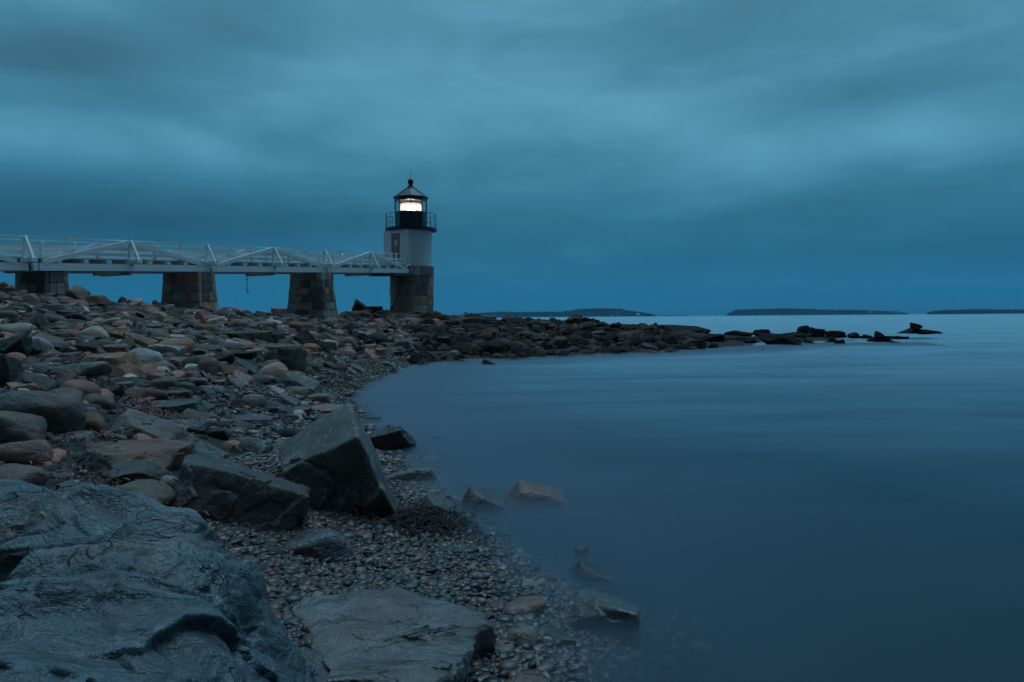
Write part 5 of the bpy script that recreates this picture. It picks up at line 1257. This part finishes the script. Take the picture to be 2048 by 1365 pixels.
# cobbles filling the boulder slope
q = rng.uniform([-26, 4.5], [12, 60], (52000, 2)); z = grid_z(q)
inview = (np.abs(q[:, 0] / q[:, 1]) < .80)
spit = (q[:, 0] / q[:, 1] * F + 1024 > 830) & (q[:, 1] > 32)
qs, zs = q[spit & (z > -.22)], z[spit & (z > -.22)]; qs, zs = qs[:7500], zs[:7500]
Ps = np.column_stack([qs, zs]); ss = rng.lognormal(math.log(.42), .55, len(Ps)).clip(.14, 1.3); Ps[:, 2] += ss * .05
scatter('cobbles', Ps, ss, 2, 'dark_cobble', 'dark wet stones covering the rocky point', .8, 5, True, cat='cobbles')
m_ = ~spit & (z > .12) & inview & (rng.rand(len(q)) < np.clip((z - .25) * 1.2 + (q[:, 1] > 34) * .8, .02, 1)) ; q = q[m_][:15000]; z = z[m_][:15000]
P3_ = np.column_stack([q, z]); sz = (rng.lognormal(math.log(.20), .60, len(P3_)) * np.interp(q[:, 1], [5, 12, 30, 60], [.55, .8, 1.25, 1.5])); sz = np.clip(sz, .05, np.minimum(.9, .06 + .028 * q[:, 1])); P3_[:, 2] += sz * .06
scatter('cobbles', P3_, sz, 2, 'cobble_stone', 'brown and grey cobbles filling the gaps of the boulder slope', .62, 3, True, cat='cobbles')
# drowned and half-drowned stones at the shallow edge
q = rng.uniform([-3, 3.4], [3.4, 11], (900, 2)); z = grid_z(q); m_ = (z > -.42) & (z < .02); q = q[m_]; z = z[m_]
P4 = np.column_stack([q, z]); sz = rng.lognormal(math.log(.16), .4, len(P4)).clip(.08, .4)
scatter('cobbles', P4, sz, 3, 'pebble_stone', 'drowned cobbles in the misty shallows', .5, 4, True, cat='cobbles')
# seaweed: limp curled blades
def weed(name, c, spread, n, L_, wd, mat, label, seed):
    rng = np.random.RandomState(seed); V = []; Fw = []
    for i in range(n):
        x, y = c[0] + rng.normal() * spread[0], c[1] + rng.normal() * spread[1]; z = grid_z(np.array([[x, y]]))[0] + .03 + rng.rand() * .05
        a = rng.uniform(0, 6.28); k0 = len(V); l = L_ * rng.uniform(.5, 1.4); m_ = 5; p = np.array([x, y, z]); da = rng.normal() * .5; pit = rng.uniform(.1, .9)
        for j in range(m_ + 1):
            s_ = np.array([-math.sin(a), math.cos(a), rng.normal() * .3]) * wd * (1 - .6 * j / m_) * .5
            V.append(p - s_); V.append(p + s_); p = p + np.array([math.cos(a), math.sin(a), (pit - j * .35) * .8]) * l / m_; a += da
            p[2] = max(p[2], z - .03)
        for j in range(m_): Fw.append((k0 + 2 * j, k0 + 2 * j + 1, k0 + 2 * j + 3, k0 + 2 * j + 2))
    o = link(name, npmesh(name, V, Fw, mat)); tag(o, label, 'seaweed', kind='stuff')
def gp(px, py): d_ = hit(px, py); return W(px, py, d=d_)
c = gp(845, 1050); weed('seaweed', c, (.30, .32), 700, .16, .022, 'weed', 'dark wet rockweed heaped at the right foot of the tallest boulder', 1)
for j, (px, py, sx_, sy_, n, mt) in enumerate([(205, 985, .5, .3, 500, 'red_weed'), (300, 828, .5, .5, 700, 'red_weed'), (335, 810, .7, .5, 600, 'red_weed'), (175, 880, .4, .4, 400, 'red_weed'), (640, 718, 1.4, 1.2, 1200, 'weed'), (600, 745, 1.0, .9, 700, 'weed'), (420, 800, .6, .6, 500, 'weed'), (640, 762, .5, .5, 400, 'red_weed'), (560, 705, 1.2, 1.2, 600, 'weed'), (165, 778, .6, .6, 300, 'red_weed'), (245, 775, .5, .5, 300, 'red_weed')]):
    c = gp(px, py); k_ = c.y / 10
    weed('seaweed', c, (sx_, sy_), int(n * .55), .07 + .04 * k_, .014 + .012 * k_, mt, ['maroon seaweed scraps in the hollow above the upper ledge', 'maroon seaweed drifted beside the long blue-grey slab', 'maroon seaweed among boulders below the big red-brown one', 'maroon seaweed behind the long reddish ledge rock', 'brown wrack line on the far pebble bank', 'brown wrack below the big greenish block', 'brown wrack at the head of the pebble bank', 'small dark red weed heap on the far pebbles', 'brown wrack behind the big greenish block', 'maroon scraps left of the dark teal boulder', 'maroon scraps under the red-brown boulder'][j], 50 + j)
# ------------------------------------------------------------------ mist of blurred wavelets along the shore
m, t = newmat('sea_mist'); v = t.n('ShaderNodeVolumePrincipled', {'Color': (.40, .50, .61, 1), 'Density': 1.5})
t.n('ShaderNodeOutputMaterial', {'Volume': v.outputs[0]})
SM = [Vector((sh[0].x + .5, -1.5, 0)), Vector((sh[0].x + .3, 2.0, 0))] + sh + [W(1600, 688, z=0), W(1850, 688, z=0)]
Vm = []; PRO = [(-.8, .0), (-.5, .03), (-.1, .08), (.4, .12), (1.1, .12), (2.0, .08), (3.2, .04), (5.0, .0)]
for i, p in enumerate(SM):
    a = SM[max(i - 1, 0)]; b = SM[min(i + 1, len(SM) - 1)]; td = (b - a).normalized(); nr = Vector((td.y, -td.x, 0))
    for u, h in PRO: Vm.append((p.x + nr.x * u, p.y + nr.y * u, .012 + h))
    for u, h in PRO[::-1]: Vm.append((p.x + nr.x * u, p.y + nr.y * u, .006))
L_ = len(PRO) * 2; Fm = [(i * L_ + k, i * L_ + (k + 1) % L_, (i + 1) * L_ + (k + 1) % L_, (i + 1) * L_ + k) for i in range(len(SM) - 1) for k in range(L_)]
bm = bmesh.new(); vs = [bm.verts.new(q) for q in Vm]
for f in Fm: bm.faces.new([vs[k] for k in f])
bm.faces.new(vs[:L_]); bm.faces.new(vs[-L_:])
tag(bmobj('mist', bm, 'sea_mist'), 'pale mist of blurred waves along the shoreline', 'mist', kind='stuff')
# ------------------------------------------------------------------ the evening air
m, t = newmat('haze_air')
v = t.n('ShaderNodeVolumePrincipled', {'Color': (.22, .66, .95, 1), 'Density': .00009, 'Anisotropy': 0.0})
t.n('ShaderNodeOutputMaterial', {'Volume': v.outputs[0]})
HAZE = True
if HAZE:
    bm = bmesh.new(); b_box(bm, (0, 0, 50), (40000, 40000, 110)); tag(bmobj('haze', bm, 'haze_air'), 'thin blue evening haze over sea and shore', 'haze', kind='stuff')
